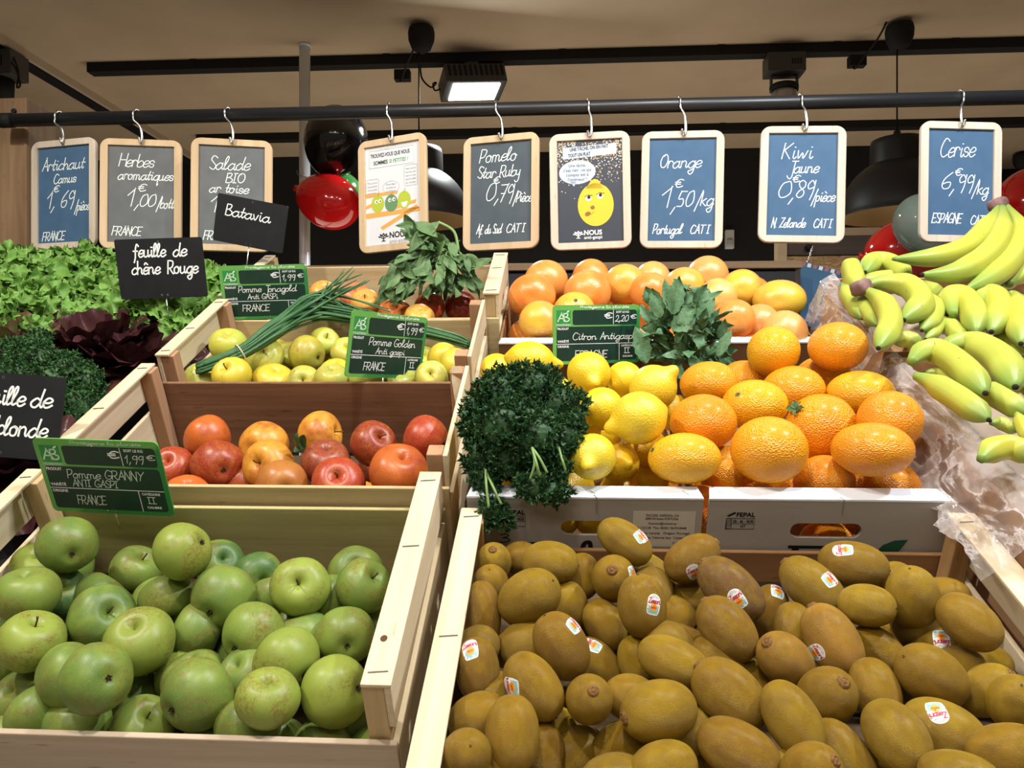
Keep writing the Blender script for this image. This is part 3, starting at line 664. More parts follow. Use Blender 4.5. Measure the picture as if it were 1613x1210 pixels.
MB().box((-.018, -.045, -.04), (.018, -.034, -.005), bev=.003).build('cover', plain('grey_plastic', (.40, .42, .43), .5, .4), t)

# ------------------------------------------------------------------ crates, boxes and the sloping stand
BASEW = wood('dark_stained_base', (.13, .085, .045), (.08, .05, .025), 0)  # darkened so the colour carries the shade in gaps between the fruit
def crate(label, X0, X1, Yf, zf, Yb, zb, depth, dropf, dropb, wl, wr, mx=WX, my=WY, mz=WZ, mbk=None, mfr=None, pz=None, gap=True, group='slatted wooden fruit crates'):
    th = math.atan2(zb - zf, Yb - Yf); L = math.hypot(zb - zf, Yb - Yf)
    n = Vector((0, -math.sin(th), math.cos(th)))
    O = Vector(((X0 + X1) / 2, Yf, EYE + zf)) - n * depth
    t = empty('wooden_crate', label, 'crate', O, (th, 0, 0), group)
    W = (X1 - X0) / 2; D = depth; b = .0012
    hu = .052
    for s_, ww in ((-1, wl), (1, wr)):
        def bx(x0, x1, y0, y1, z0, z1, nm, m, bev=b):
            a, c = sorted((s_ * x0, s_ * x1)); o = MB().box((a, y0, z0), (c, y1, z1), bev=bev).build(nm, m, t); return o
        bx(W - .0065, W, 0, L, D - hu - .004, D - .0045, 'side_board', my)
        if gap: bx(W - .0065, W, 0, L, .006, D - hu - .026, 'side_board', my)
        else: bx(W - .0065, W, 0, L, .006, D - hu - .008, 'side_board', my)
        if ww > .012: st = bx(W - ww, W + .001, -.001, L + .001, D - .004, D, 'rail_strip', my, .0008)
        for y0 in (.002, L - .026): bx(W - .0275, W - .007, y0, y0 + .024, .004, D - .0045, 'corner_post', pz or mz)
        if ww > .012:
            for y in (.012, L * .5 + .02 * s_, L - .02):
                mb = MB(); x = s_ * (W - ww * .5); e = ww * .33
                mb.tube([(x - e, y, D - .001), (x - e, y, D + .0008), (x + e, y + .002, D + .0008), (x + e, y + .002, D - .001)], .0006, 5)
                mb.build('staple', STAPLE, st)
    if dropf is not None: MB().box((-W, -.007, 0), (W, -.0008, D - dropf), bev=b).build('front_board', mfr or mx, t)
    MB().box((-W, L + .0008, 0), (W, L + .007, D - dropb), bev=b).build('back_board', mbk or mx, t)
    k = 4
    for i in range(k):
        y = i * (L / k); MB().box((-W, y + .002, -.004), (W, y + L / k - .006, .0), bev=.0008).build('base_board', BASEW, t)
    return t
c1 = crate('pale slatted crate holding the green granny apples, lowest of its column', -.684, -.149, .665, -.2615, .950, -.109, .175, .071, .060, .020, .0265, WX, WY, WZ, wood('greenish_plank', (.54, .48, .24), (.42, .36, .16), 0), wood('greyish_plank', (.60, .49, .37), (.44, .34, .25), 0))
mb = MB(); mb.flat(ell(.2515, .052, .0034, .0040, 14), .1753); mb.build('knot_mark', plain('dark_knot', (.10, .05, .025), .8, .2), c1)
c2 = crate('slatted crate holding the red apples, second up its column', -.668, -.143, .962, -.086, 1.192, .033, .168, .050, .036, .022, .010, WX, WY, WZ, WXB, None, WZB)
mb = MB(); mb.prism([(0, 0), (.014, 0), (.012, -.03), (.004, -.062), (.0, -.058), (-.002, -.02)], 0, .0018); sp = mb.build('splinter', WY, c2); sp.location = (.238, .238, .171); sp.rotation_euler = (1.25, 0, .25)
c3 = crate('slatted crate holding the yellow golden apples, third up its column', -.655, -.142, 1.210, .048, 1.434, .162, .140, .050, .046, .022, .007, WX, WY, WZ, None, WXB, WZB)
c4 = crate('slatted crate holding the jonagold apples and sage, topmost of its column', -.660, -.118, 1.450, .172, 1.690, .288, .130, .049, .030, .022, .030, WX, WY, WZ, None, wood('barky_plank', (.60, .50, .30), (.36, .29, .15), 0, 1.4))
ck = crate('wide wooden crate piled with golden kiwis at the front', -.120, .478, .560, -.313, .930, -.150, .105, .030, .060, .026, .030, WX, WY, WZ, PINEX, None, PINEZ)

CARD = noisy('grey_cardboard', (.40, .37, .34), (.35, .32, .29), 6, .8, .2, .1, 200)
CARDW = plain('white_card_flange', (.74, .80, .90), .65, .3)
KRAFT = noisy('brown_cardboard', (.32, .18, .085), (.26, .14, .065), 8, .85, .15, .15, 120)
BANK = noisy('banana_box_kraft', (.50, .29, .155), (.43, .24, .12), 5, .8, .2)
KRAFTD = noisy('dark_kraft', (.17, .085, .04), (.13, .065, .03), 8, .85, .15)
def panel_hole(w_, z0, z1, hole, th):
    """upright panel in xz with a slot hole; thickness th along y"""
    bm = bmesh.new()
    def loop(pts):
        vs = [bm.verts.new((x, 0, z)) for x, z in pts]
        return [bm.edges.new((vs[i], vs[(i + 1) % len(vs)])) for i in range(len(vs))]
    ed = loop([(-w_ / 2, z0), (w_ / 2, z0), (w_ / 2, z1), (-w_ / 2, z1)]) + loop(hole)
    bmesh.ops.triangle_fill(bm, edges=ed, use_beauty=True)
    g = bmesh.ops.extrude_face_region(bm, geom=list(bm.faces))
    for v in g['geom']:
        if isinstance(v, bmesh.types.BMVert): v.co.y += th
    bmesh.ops.recalc_face_normals(bm, faces=list(bm.faces)); bm.verts.index_update()
    mb = MB(); mb.add([tuple(v.co) for v in bm.verts], [tuple(v.index for v in f.verts) for f in bm.faces]); bm.free(); return mb
def fruit_box(name, label, X0, X1, Yf, zf, th, L, depth, front, side, flange, hole=True, cat='box', group=None, hx=0):
    n = Vector((0, -math.sin(th), math.cos(th))); O = Vector(((X0 + X1) / 2, Yf, EYE + zf)) - n * depth
    t = empty(name, label, cat, O, (th, 0, 0), group); W = X1 - X0; D = depth
    hz = D - .046; hp = [(x, z) for x, z in rrect(hx - .042, hz - .0105, hx + .042, hz + .0105, .010)]
    fp = (panel_hole(W, 0, D - .004, hp, .004) if hole else MB().box((-W / 2, 0, 0), (W / 2, .004, D - .004)))
    fp = fp.build('front_panel', front, t)
    MB().box((-W / 2, L - .004, 0), (W / 2, L, D - (.085 if hole else .004))).build('back_panel', front, t)
    for s_ in (-1, 1):
        a, c = sorted((s_ * W / 2, s_ * (W / 2 - .004))); MB().box((a, .004, 0), (c, L - .004, D - (.062 if hole else .004))).build('side_panel', side, t)
    MB().box((-W / 2 + .004, .004, 0), (W / 2 - .004, L - .004, .004)).build('base_panel', side, t)
    mb = MB(); mb.prism([(-W / 2, -.001), (W / 2, -.001), (W / 2 - .004, .026), (-W / 2 + .004, .026)], D - .004, D - .0015, 0); fl = mb.build('top_flange', flange, t)
    if hole:
        for x, a in ((-W * .44, .5), (0.01, .4), (W * .43, .6)):
            mb = MB(); mb.tube([(x - .003, .013 + .004 * a, D - .0012), (x + .004, .008 - .004 * a, D - .0012)], .0005, 5); mb.build('staple', METAL, fl)
        mb = MB(); mb.tube([(.012, .004, D - .0012), (.015, -.0018, D - .001), (.015, -.0022, D - .022)], .0006, 5)
        mb.build('staple', METAL, fl)
    return t, fp
TH = math.radians(23.5)
def box_print(fp, W, D, left):
    MX = Matrix(((1, 0, 0, 0), (0, 0, -1, -.0006), (0, 1, 0, 0), (0, 0, 0, 1)))     # print lies on the outer face
    mf = lambda p: tuple(MX @ Vector(p))
    mb = MB(); L0 = -W / 2
    x = L0 + (.037 if left else .022)
    printed(mb, 'FEPAL', x + .012, D - .027, .0085, 0, 0, .03, .022, M=mf)
    mb.add([mf(p) for p in ((x, D - .026, 0), (x + .010, D - .020, 0), (x + .011, D - .0225, 0), (x + .003, D - .027, 0))], [(0, 1, 2, 3)])
    printed(mb, 'EB - 46 - 9630', x + .0085, D - .0355, .0055, 0, 0, .02, .024, M=mf); printed(mb, 'HT', x + .018, D - .0425, .0055, 0, 0, .02, .006, M=mf)
    def rib(pts, w_, zz=0):
        b = MB(); b.ribbon(pts, w_, zz); mb.add([mf(v) for v in b.v], b.f)
    def rect(a, b_, c, d): rib([(a, b_), (c, b_), (c, d), (a, d), (a, b_)], .0007)
    rect(x, D - .0445, x + .034, D - .0295); rect(x + .001, D - .0435, x + .0065, D - .0305); rib([(x + .007, D - .037), (x + .034, D - .037)], .0006)
    for i in range(4): rib([(x + .002, D - .033 - i * .0025), (x + .006, D - .0325 - i * .0025)], .0006)
    if left:
        hb = MB(); hand(hb, '3', L0 + .038, D - .068, .006, .0013, 0, 0, .2, .012); mb.add([mf(v) for v in hb.v], hb.f)
        for i, (s_, wd, dx) in enumerate((('TRULOSER, UNIPESSOAL LDA', .040, .012), ('2040-076 Rossio PORTUGAL', .040, .012), ('francisco@trulosor.pt', .034, .016), ('HF 132128  Tlm: 00351 967018448', .062, 0), ('Produto: Laranja   Origem: Portugal', .066, 0), ('Variedade: Valencia late  Categoria: I', .068, 0), ('2152016                    Calibre: 3', .066, 0))):
            printed(mb, s_, W / 2 - .080 + dx, D - .028 - (0, .0047, .0115, .018, .0255, .032, .0395)[i], .0047, 0, 0, .012, wd, M=mf)
    # tops of the large letters
    x = -.075 if left else -.040
    rib([(x, D - .0695), (x + .040, D - .0695)], .0042); rib([(x + .007, D - .075), (x + .007, D - .112)], .0085)
    rib(catmull([(x + .070, D - .115), (x + .074, D - .074), (x + .081, D - .0665), (x + .084, D - .074), (x + .084, D - .115)], 5), .0055)
    mb.build('printed_lettering', INK, fp)
    if not left:
        mb = MB(); mb.add([mf(p) for p in [(.062, D - .076, .0002), (.070, D - .065, .0002), (.082, D - .0585, .0002), (.098, D - .057, .0002), (.092, D - .070, .0002), (.082, D - .086, .0002)]], [(0, 1, 2, 3, 4, 5)]); mb.build('printed_leaf', plain('dark_leaf_print', (.012, .085, .045), .6, .3), fp)
    else:
        mb = MB(); mb.add([mf(p) for p in [(W / 2 - .083, D - .072, .0001), (W / 2 - .008, D - .072, .0001), (W / 2 - .008, D - .020, .0001), (W / 2 - .083, D - .020, .0001)]], [(0, 1, 2, 3)]); lb = mb.build('address_label', plain('pale_label', (.58, .55, .49), .6, .3), fp); lb.location.y = .0003
t, fp = fruit_box('fruit_box', 'grey card fruit box full of lemons, behind the hanging parsley', -.1155, .1700, .937, -.135, TH, .485, .150, CARD, KRAFT, CARDW, group='printed card citrus boxes', hx=.014); box_print(fp, .2855, .150, True)
t, fp = fruit_box('fruit_box', 'grey card fruit box full of oranges, beside the banana bag', .1765, .4600, .937, -.135, TH, .485, .150, CARD, KRAFT, CARDW, group='printed card citrus boxes'); box_print(fp, .2835, .150, False)
fruit_box('fruit_box', 'brown card box of grapefruit with a white front flange', -.116, .462, 1.424, .0776, math.radians(24), .375, .120, KRAFTD, KRAFT, CARDW, False)
from mathutils import noise as mnoise
PAPERB = noisy('creased_packing_paper', (.46, .36, .29), (.38, .29, .22), 14, .8, .2, .15, 60)
def paper(box, W, L, D, dip, seed):
    nx, ny = 26, 22; vs = []
    for i in range(nx + 1):
        for j in range(ny + 1):
            u, v = i / nx, j / ny; e = min(u, 1 - u, v, 1 - v)
            z = D - dip - .012 + .03 * max(0, .12 - e) / .12 + .012 * mnoise.noise(Vector((u * 6, v * 6, seed))) + .006 * abs(mnoise.noise(Vector((u * 17, v * 17, seed))))
            vs.append((-W / 2 + .008 + (W - .016) * u, .008 + (L - .016) * v, z))
    mb = MB(); mb.add(vs, [(i * (ny + 1) + j, (i + 1) * (ny + 1) + j, (i + 1) * (ny + 1) + j + 1, i * (ny + 1) + j + 1) for i in range(nx) for j in range(ny)]); mb.build('paper_lining', PAPERB, box, True)
bb, _ = fruit_box('banana_box', 'brown card banana box nearest the rail, under the topmost bananas', .500, 1.02, 1.235, .052, math.radians(31), .290, .17, BANK, BANK, BANK, False, 'box', 'brown banana boxes')
paper(bb, .52, .290, .17, .055, 1)
bb, _ = fruit_box('banana_box', 'brown card banana box at the front beside the kiwi crate', .500, 1.02, .800, -.152, math.radians(25.5), .455, .17, BANK, BANK, BANK, False, 'box', 'brown banana boxes')
paper(bb, .52, .455, .17, .055, 5)

# one stepped stand carries everything
STAND = noisy('dark_stand_board', (.05, .04, .032), (.035, .028, .022), 6, .8, .2)
t = empty('display_stand', 'dark stepped stand carrying every crate and box', 'display stand', (0, .9, 0))
def board(X0, X1, Y0, z0, Y1, z1, th=.016):
    mb = MB(); pts = [(Y0 - .9, EYE + z0), (Y1 - .9, EYE + z1), (Y1 - .9, EYE + z1 - th), (Y0 - .9, EYE + z0 - th)]
    vs = [(X0, y, z) for y, z in pts] + [(X1, y, z) for y, z in pts]
    mb.add(vs, [(0, 1, 2, 3), (7, 6, 5, 4), (0, 4, 5, 1), (1, 5, 6, 2), (2, 6, 7, 3), (3, 7, 4, 0)]); mb.build('sloping_shelf', STAND, t)
def under(X0, X1, Yf, zf, th, L, D, g=.005):
    s_, c = math.sin(th), math.cos(th); board(X0, X1, Yf + (D + g) * s_, zf - (D + g) * c, Yf + (D + g) * s_ + L * c, zf - (D + g) * c + L * s_)
under(-.684, -.149, .665, -.2615, math.atan2(.1525, .285), .323, .175); under(-.668, -.143, .962, -.086, math.atan2(.119, .230), .259, .168)
under(-.655, -.142, 1.210, .048, math.atan2(.114, .224), .251, .140); under(-.66, -.118, 1.450, .172, math.atan2(.116, .240), .267, .130)
under(-.12, .478, .560, -.313, math.atan2(.163, .37), .404, .105); under(-.1155, .46, .937, -.135, TH, .485, .150, .001); under(-.116, .462, 1.424, .0776, math.radians(24), .375, .120, .001)
under(.5, 1.02, 1.235, .052, math.radians(31), .29, .17, .001); under(.5, 1.02, .80, -.152, math.radians(25.5), .455, .17, .001)
board(-1.45, -.70, .80, -.40, 1.72, .065)
for X in (-1.40, -.69, -.128, .54, 1.0):
    for Y, z in ((.85, -.50), (1.30, -.26), (1.74, -.04)):
        MB().box((X - .018, Y - .918, 0), (X + .018, Y - .882, EYE + z), bev=.002).build('upright', STAND, t)
MB().box((-1.45, -.15, .1), (1.06, -.12, .72)).build('front_sheet', STAND, t)
# ------------------------------------------------------------------ fruit skins (the object colour is each fruit's own ground colour)
def skin(name, c2, sc, lo, hi, rough, spec=.5, streak=None, spots=None, russet=None, bump=None, coat=0, extra=None, fine=None):
    t = NT(name, rough, spec); W, oi = t.rnd(); v = t.coord(streak or (1, 1, 1))
    n = t.noise(v, sc, 4, .55, .4, W)
    c = t.mix(t.mr(n, lo, hi), oi.outputs['Color'], c2)
    if extra: c = t.mix(t.mr(t.noise(t.coord(), extra[1], 2, .5, .3, W), extra[2], extra[3]), c, extra[0])
    if fine: c = t.mix(t.mul(t.mr(t.noise(t.coord(), fine[1], 3, .7), .48, .66), fine[2]), c, fine[0])
    if spots:
        d = t.voro(t.coord(), spots[1]); c = t.mix(t.mul(t.mr(d, spots[2], spots[2] * .4), spots[3]), c, spots[0])
    if russet:
        a = t.mr(t.noise(t.coord(), russet[1], 2, .5, .2, W), russet[2], russet[3]); b = t.mr(t.noise(t.coord(), 9, 5, .75, .8, W), .46, .60)
        c = t.mix(t.mul(t.mul(a, b), .85), c, russet[0])
    t.color(c)
    if bump:
        if bump[0] == 'v': t.bump(t.voro(v, bump[1]), bump[2], bump[3])
        else: t.bump(t.noise(t.coord(), bump[1], 3, .6, 0, W), bump[2], bump[3])
    if coat: t.b.inputs['Coat Weight'].default_value = coat; t.b.inputs['Coat Roughness'].default_value = .25
    return t.m
GRANNY = skin('granny_skin', (.21, .285, .045), 1.1, .40, .72, .40, .38, None, ((.42, .48, .22), 13, .13, .8), ((.20, .115, .03), 1.0, .46, .60), None, 0, None, ((.30, .36, .12), 28, .22))
REDAP = skin('red_apple_skin', (.42, .13, .025), 1.3, .45, .85, .36, .45, (4, 4, .9), ((.70, .42, .18), 14, .07, .4), None, None, 0, ((.30, .03, .018), 1.4, .50, .78), ((.62, .28, .06), 26, .35))
GOLDEN = skin('golden_apple_skin', (.60, .50, .055), 1.0, .40, .70, .36, .5, None, ((.30, .24, .05), 13, .09, .7), ((.36, .20, .04), 1.1, .54, .68))
JONA = skin('jonagold_skin', (.66, .24, .05), 1.2, .45, .80, .36, .45, (4, 4, .9), ((.85, .6, .3), 14, .07, .4), None, None, 0, None, ((.40, .06, .02), 24, .35))
KIWIS = skin('kiwi_skin', (.22, .115, .006), 1.6, .40, .80, .44, .36, None, ((.16, .085, .02), 14, .10, .5), None, ('n', 48, .55, .03), 0, ((.38, .25, .010), 4, .45, .9), ((.13, .07, .010), 42, .28))
KIWIS.node_tree.nodes['Principled BSDF'].inputs['Coat Weight'].default_value = .16; KIWIS.node_tree.nodes['Principled BSDF'].inputs['Coat Roughness'].default_value = .38
LEMON = skin('lemon_skin', (.86, .57, .020), 1.2, .35, .7, .36, .5, None, None, None, ('v', 15, .16, .015), .15)
ORANGE = skin('orange_skin', (.86, .37, .008), 1.0, .40, .72, .33, .5, None, None, None, ('v', 20, .38, .012), .2)
POMELO = skin('grapefruit_skin', (.82, .36, .085), .9, .38, .66, .30, .5, None, ((.70, .30, .06), 16, .10, .25), None, ('v', 20, .10, .02), .25)
STEMW = plain('brown_fruit_stem', (.10, .055, .022), .8, .2)
CALYX = plain('dry_dark_calyx', (.055, .042, .022), .9, .1)
BUTTON = noisy('green_stem_button', (.045, .10, .045), (.09, .15, .06), 20, .7, .3)
SCAR = noisy('brown_stem_scar', (.22, .115, .035), (.10, .045, .016), 12, .85, .2)
LEAFM = noisy('small_green_leaf', (.06, .14, .05), (.10, .20, .08), 20, .6, .3)

def lathe_unit(fn, nl=26, na=36, lobe=None, seed=0):
    rg = random.Random(seed); ph = [rg.uniform(0, 6.28) for _ in range(6)]; am = [rg.uniform(.3, 1) for _ in range(6)]
    vs = []; 
    for i in range(nl + 1):
        a = PI * i / nl
        for j in range(na):
            th = 2 * PI * j / na; r, z = fn(a)
            k = 1 + .022 * (am[0] * math.cos(th + ph[0]) + am[1] * math.cos(2 * th + ph[1])) * math.sin(a) + (lobe(a, th) if lobe else 0)
            z2 = z + .025 * am[2] * math.cos(th + ph[2]) * r
            vs.append((r * k * math.cos(th), r * k * math.sin(th), z2))
    fs = [(i * na + j, (i + 1) * na + j, (i + 1) * na + (j + 1) % na, i * na + (j + 1) % na) for i in range(nl) for j in range(na)]
    return vs, fs
def unit_mesh(name, fn, mat, lobe=None, seed=0, **k):
    vs, fs = lathe_unit(fn, lobe=lobe, seed=seed, **k)
    me = bpy.data.meshes.new(name); me.from_pydata([tuple(v) for v in vs], [], fs); me.polygons.foreach_set('use_smooth', [True] * len(fs)); me.materials.append(mat); me.update(); return me
def apple_fn(a):
    k = 1 - .46 * math.exp(-(a / .27) ** 1.15) - .20 * math.exp(-((PI - a) / .32) ** 2) - .02
    return (max(math.sin(a) * k * (1.0 + .07 * math.cos(a)), .0005), math.cos(a) * k * .93)
alobe = lambda a, th: .030 * math.cos(5 * th) * max(0, (a - 1.6) / 1.5) ** 2 + .012 * math.cos(5 * th + 1)* math.sin(a)
def kiwi_fn(a):   # unit in every axis; the object's scale makes it long
    c, s_ = math.cos(a), math.sin(a); return (max(abs(s_) ** .90, .0005), (1 if c > 0 else -1) * abs(c) ** .96)
def lemon_fn(a):
    c, s_ = math.cos(a), math.sin(a)
    z = c * .84 + .27 * math.exp(-(a / .34) ** 4) * (1 - .12 * (a / .3) ** 2 if a < .4 else 1) - .08 * math.exp(-((PI - a) / .25) ** 2)
    return (max(s_ * (1 - .10 * abs(c) ** 3), .0005), z)
def round_fn(a): return (max(math.sin(a), .0005), math.cos(a))
def pom_fn(a): return (max(math.sin(a), .0005), math.cos(a) * .95 - .05 * math.exp(-(a / .2) ** 2))
MESH = {k: [unit_mesh(k, fn, m, lb, s_) for s_ in (1, 2, 3)] for k, fn, m, lb in (('granny', apple_fn, GRANNY, alobe), ('red', apple_fn, REDAP, alobe), ('golden', apple_fn, GOLDEN, alobe), ('jona', apple_fn, JONA, alobe), ('kiwi', kiwi_fn, KIWIS, None), ('lemon', lemon_fn, LEMON, None), ('orange', round_fn, ORANGE, None), ('pomelo', pom_fn, POMELO, None))}
def part_mesh(name, build, mats, smooth=True):
    o = build.build(name, mats, None, smooth); me = o.data; bpy.data.objects.remove(o); return me
mb = MB(); mb.tube([(0, 0, .58), (.01, .005, .72), (.035, .01, .88), (.075, .0, 1.0)], [.030, .026, .026, .040], 7); STEM = part_mesh('stem', mb, STEMW)
mb = MB(); mb.lathe([(.0001, -.70), (.05, -.705), (.07, -.735), (.03, -.76), (.0001, -.75)][::-1], 9)
for k in range(5):
    a = 2 * PI * k / 5; mb.tube([(.03 * math.cos(a), .03 * math.sin(a), -.73), (.085 * math.cos(a), .085 * math.sin(a), -.80), (.05 * math.cos(a + .3), .05 * math.sin(a + .3), -.86)], [.026, .022, .006], 5)
CAL = part_mesh('calyx', mb, CALYX)
mb = MB(); mb.lathe([(.0001, 1.05), (.05, 1.05), (.07, 1.03), (.10, 1.03), (.115, 1.05), (.14, 1.03), (.20, .985), (.22, .95)][::-1], 20); mb.v = [(x * 1.25, y * 1.25, z) for x, y, z in mb.v]; KSTEM = part_mesh('stem_scar', mb, SCAR)
mb = MB(); mb.lathe([(.0001, .985), (.025, .99), (.04, 1.02), (.055, 1.00), (.07, .97)][::-1], 10); KBLOS = part_mesh('blossom_tip', mb, CALYX)
mb = MB(); mb.lathe([(.0001, 1.005), (.035, 1.01), (.06, 1.0), (.07, .98)][::-1], 8)
for k in range(7):
    a = 2 * PI * k / 7; mb.tube([(.04 * math.cos(a), .04 * math.sin(a), 1.0), (.11 * math.cos(a), .11 * math.sin(a), .995)], [.022, .006], 5)
OBUT = part_mesh('stem_button', mb, BUTTON)
def along(z):       # basis whose Z is z
    return Vector(z).normalized().to_track_quat('Z', 'Y')
ORD = ['first', 'second', 'third', 'fourth', 'fifth', 'sixth', 'seventh', 'eighth', 'ninth', 'tenth', 'eleventh', 'twelfth', 'thirteenth', 'fourteenth', 'fifteenth', 'sixteenth']

def place(specs, plane, lay, k_overlap=1.012, iters=420, limit=.07, crates=(), rmin=0):
    """specs with px, py, a, b (half sizes in pixels); gives each its place on the sloping heap, then eases overlaps apart along the line of sight"""
    Y0, z0, s_ = plane
    for f in specs:
        p = on_plane(f['x'], f['y'], Y0, z0 - lay * f['L'], s_); f['p'] = np.array(p); f['p0'] = f['p'].copy()
        r = ray(f['x'], f['y']); f['ray'] = np.array(r.normalized())
        d = (Vector(f['p']) - Vector((0, 0, EYE))).dot(FWD); f['k'] = d / F
        rm = f['b'] * f['k'] if f['kind'] == 'long' else (f['a'] + f['b']) / 2 * f['k']; lo = f.get('rmin', rmin)
        if rm < lo: f['a'] *= lo / rm; f['b'] *= lo / rm
        w_ = -r.normalized(); rt = UPV.cross(w_).normalized(); u_ = w_.cross(rt); f['fr'] = (rt, u_, w_)
        if f['kind'] == 'long':
            a, b = f['a'], f['b']; q = f['ratio'] * b
            sn = 1.0 if a >= q else math.sqrt(max(0, (a * a - b * b) / (q * q - b * b))); cs = math.sqrt(max(0, 1 - sn * sn))
            g = math.radians(f['ang']); ax = (rt * math.cos(g) + u_ * math.sin(g)) * sn + w_ * cs * f.get('toward', 1)
            f['axis'] = ax.normalized(); f['R'] = along(ax).to_matrix(); f['ax'] = np.array((b, b, max(a, q) if sn == 1.0 else q))
        elif f['kind'] == 'apple':
            R = (f['a'] + f['b']) / 2; px, py = f['pole']; pz = math.sqrt(max(0, 1 - px * px - py * py))
            ax = rt * px + u_ * py + w_ * pz * (f.get('toward', 1))
            if f['end'] == 'c': ax = -ax
            f['R'] = along(ax).to_matrix(); f['ax'] = np.array((R, R, R * .93))
            if f['end'] == 'c': f['R'] = along(ax).to_matrix()
        else:
            f['R'] = Matrix((rt, u_, w_)).transposed(); f['ax'] = np.array((f['a'], f['b'], (f['a'] + f['b']) / 2))
        f['Rn'] = np.array(f['R'])
    n = len(specs)
    P = np.array([f['p'] for f in specs]); P0 = P.copy(); RAY = np.array([f['ray'] for f in specs]); K = np.array([f['k'] for f in specs])
    M = np.array([f['Rn'] @ np.diag(1 / (f['ax'] * f['k']) ** 2) @ f['Rn'].T for f in specs]); Ls = np.array([f['L'] for f in specs]); MI = np.array([f['Rn'] @ np.diag((f['ax'] * f['k']) ** 2) @ f['Rn'].T for f in specs])
    for it in range(iters):
        D = P[None] - P[:, None]; dist = np.linalg.norm(D, axis=2) + 1e-9; U = D / dist[..., None]
        rad = 1 / np.sqrt(np.einsum('ijk,ikl,ijl->ij', U, M, U)); S_ = rad + rad.T
        ov = np.clip(S_ * k_overlap - dist, 0, None); np.fill_diagonal(ov, 0)
        far = Ls[None] * .03 - (P0 @ np.array(UPV))[None] * 0 + (P @ np.array(FWD))[None]      # of j
        mv = np.zeros_like(P)
        for i in range(n):
            for j in np.nonzero(ov[i])[0]:
                if j <= i: continue
                u = U[i, j]; o = ov[i, j]
                b, f_ = (j, i) if (Ls[j] * .03 + P[j] @ np.array(FWD)) >= (Ls[i] * .03 + P[i] @ np.array(FWD)) else (i, j)
                sgn = 1 if b == j else -1
                c = abs(u @ RAY[b]); gain = min(1 / max(c, .35), 2.2)
                mv[b] += RAY[b] * o * .42 * gain + u * sgn * o * .10; mv[f_] -= RAY[f_] * o * .22 * gain + u * sgn * o * .10
        P = P + mv * .6
        dl = P - P0; ln = np.linalg.norm(dl, axis=1, keepdims=True); P = P0 + dl * np.minimum(1, limit / np.maximum(ln, 1e-9))
        for sel, X0, X1, Yf, zf, th, L, D in crates:        # stay inside the boards
            O = np.array((0, Yf, EYE + zf)); sv = np.array((0, math.cos(th), math.sin(th))); nv = np.array((0, -math.sin(th), math.cos(th)))
            for i in sel:
                E_ = lambda u: math.sqrt(u @ MI[i] @ u)
                ex, es, en = E_(np.array((1., 0, 0))), E_(sv), E_(nv); q = P[i] - O
                y, z = q @ sv, q @ nv
                if D: P[i] += nv * max(0, -D + en - z)
                up__ = .032 if z > .012 else 0
                if L: P[i] += sv * (max(0, es - y) - max(0, y - (L + up__ * 1.6 - es * specs[i].get('lean', 1))))
                P[i, 0] = min(max(P[i, 0], X0 + ex - up__), X1 - ex + up__)
    for f, p in zip(specs, P):
        d0 = (f['p0'] - np.array((0, 0, EYE))) @ np.array(FWD); d1 = (p - np.array((0, 0, EYE))) @ np.array(FWD)
        f['p'] = Vector(p); f['s'] = f['ax'] * f['k'] * (1 + .6 * (d1 / d0 - 1))


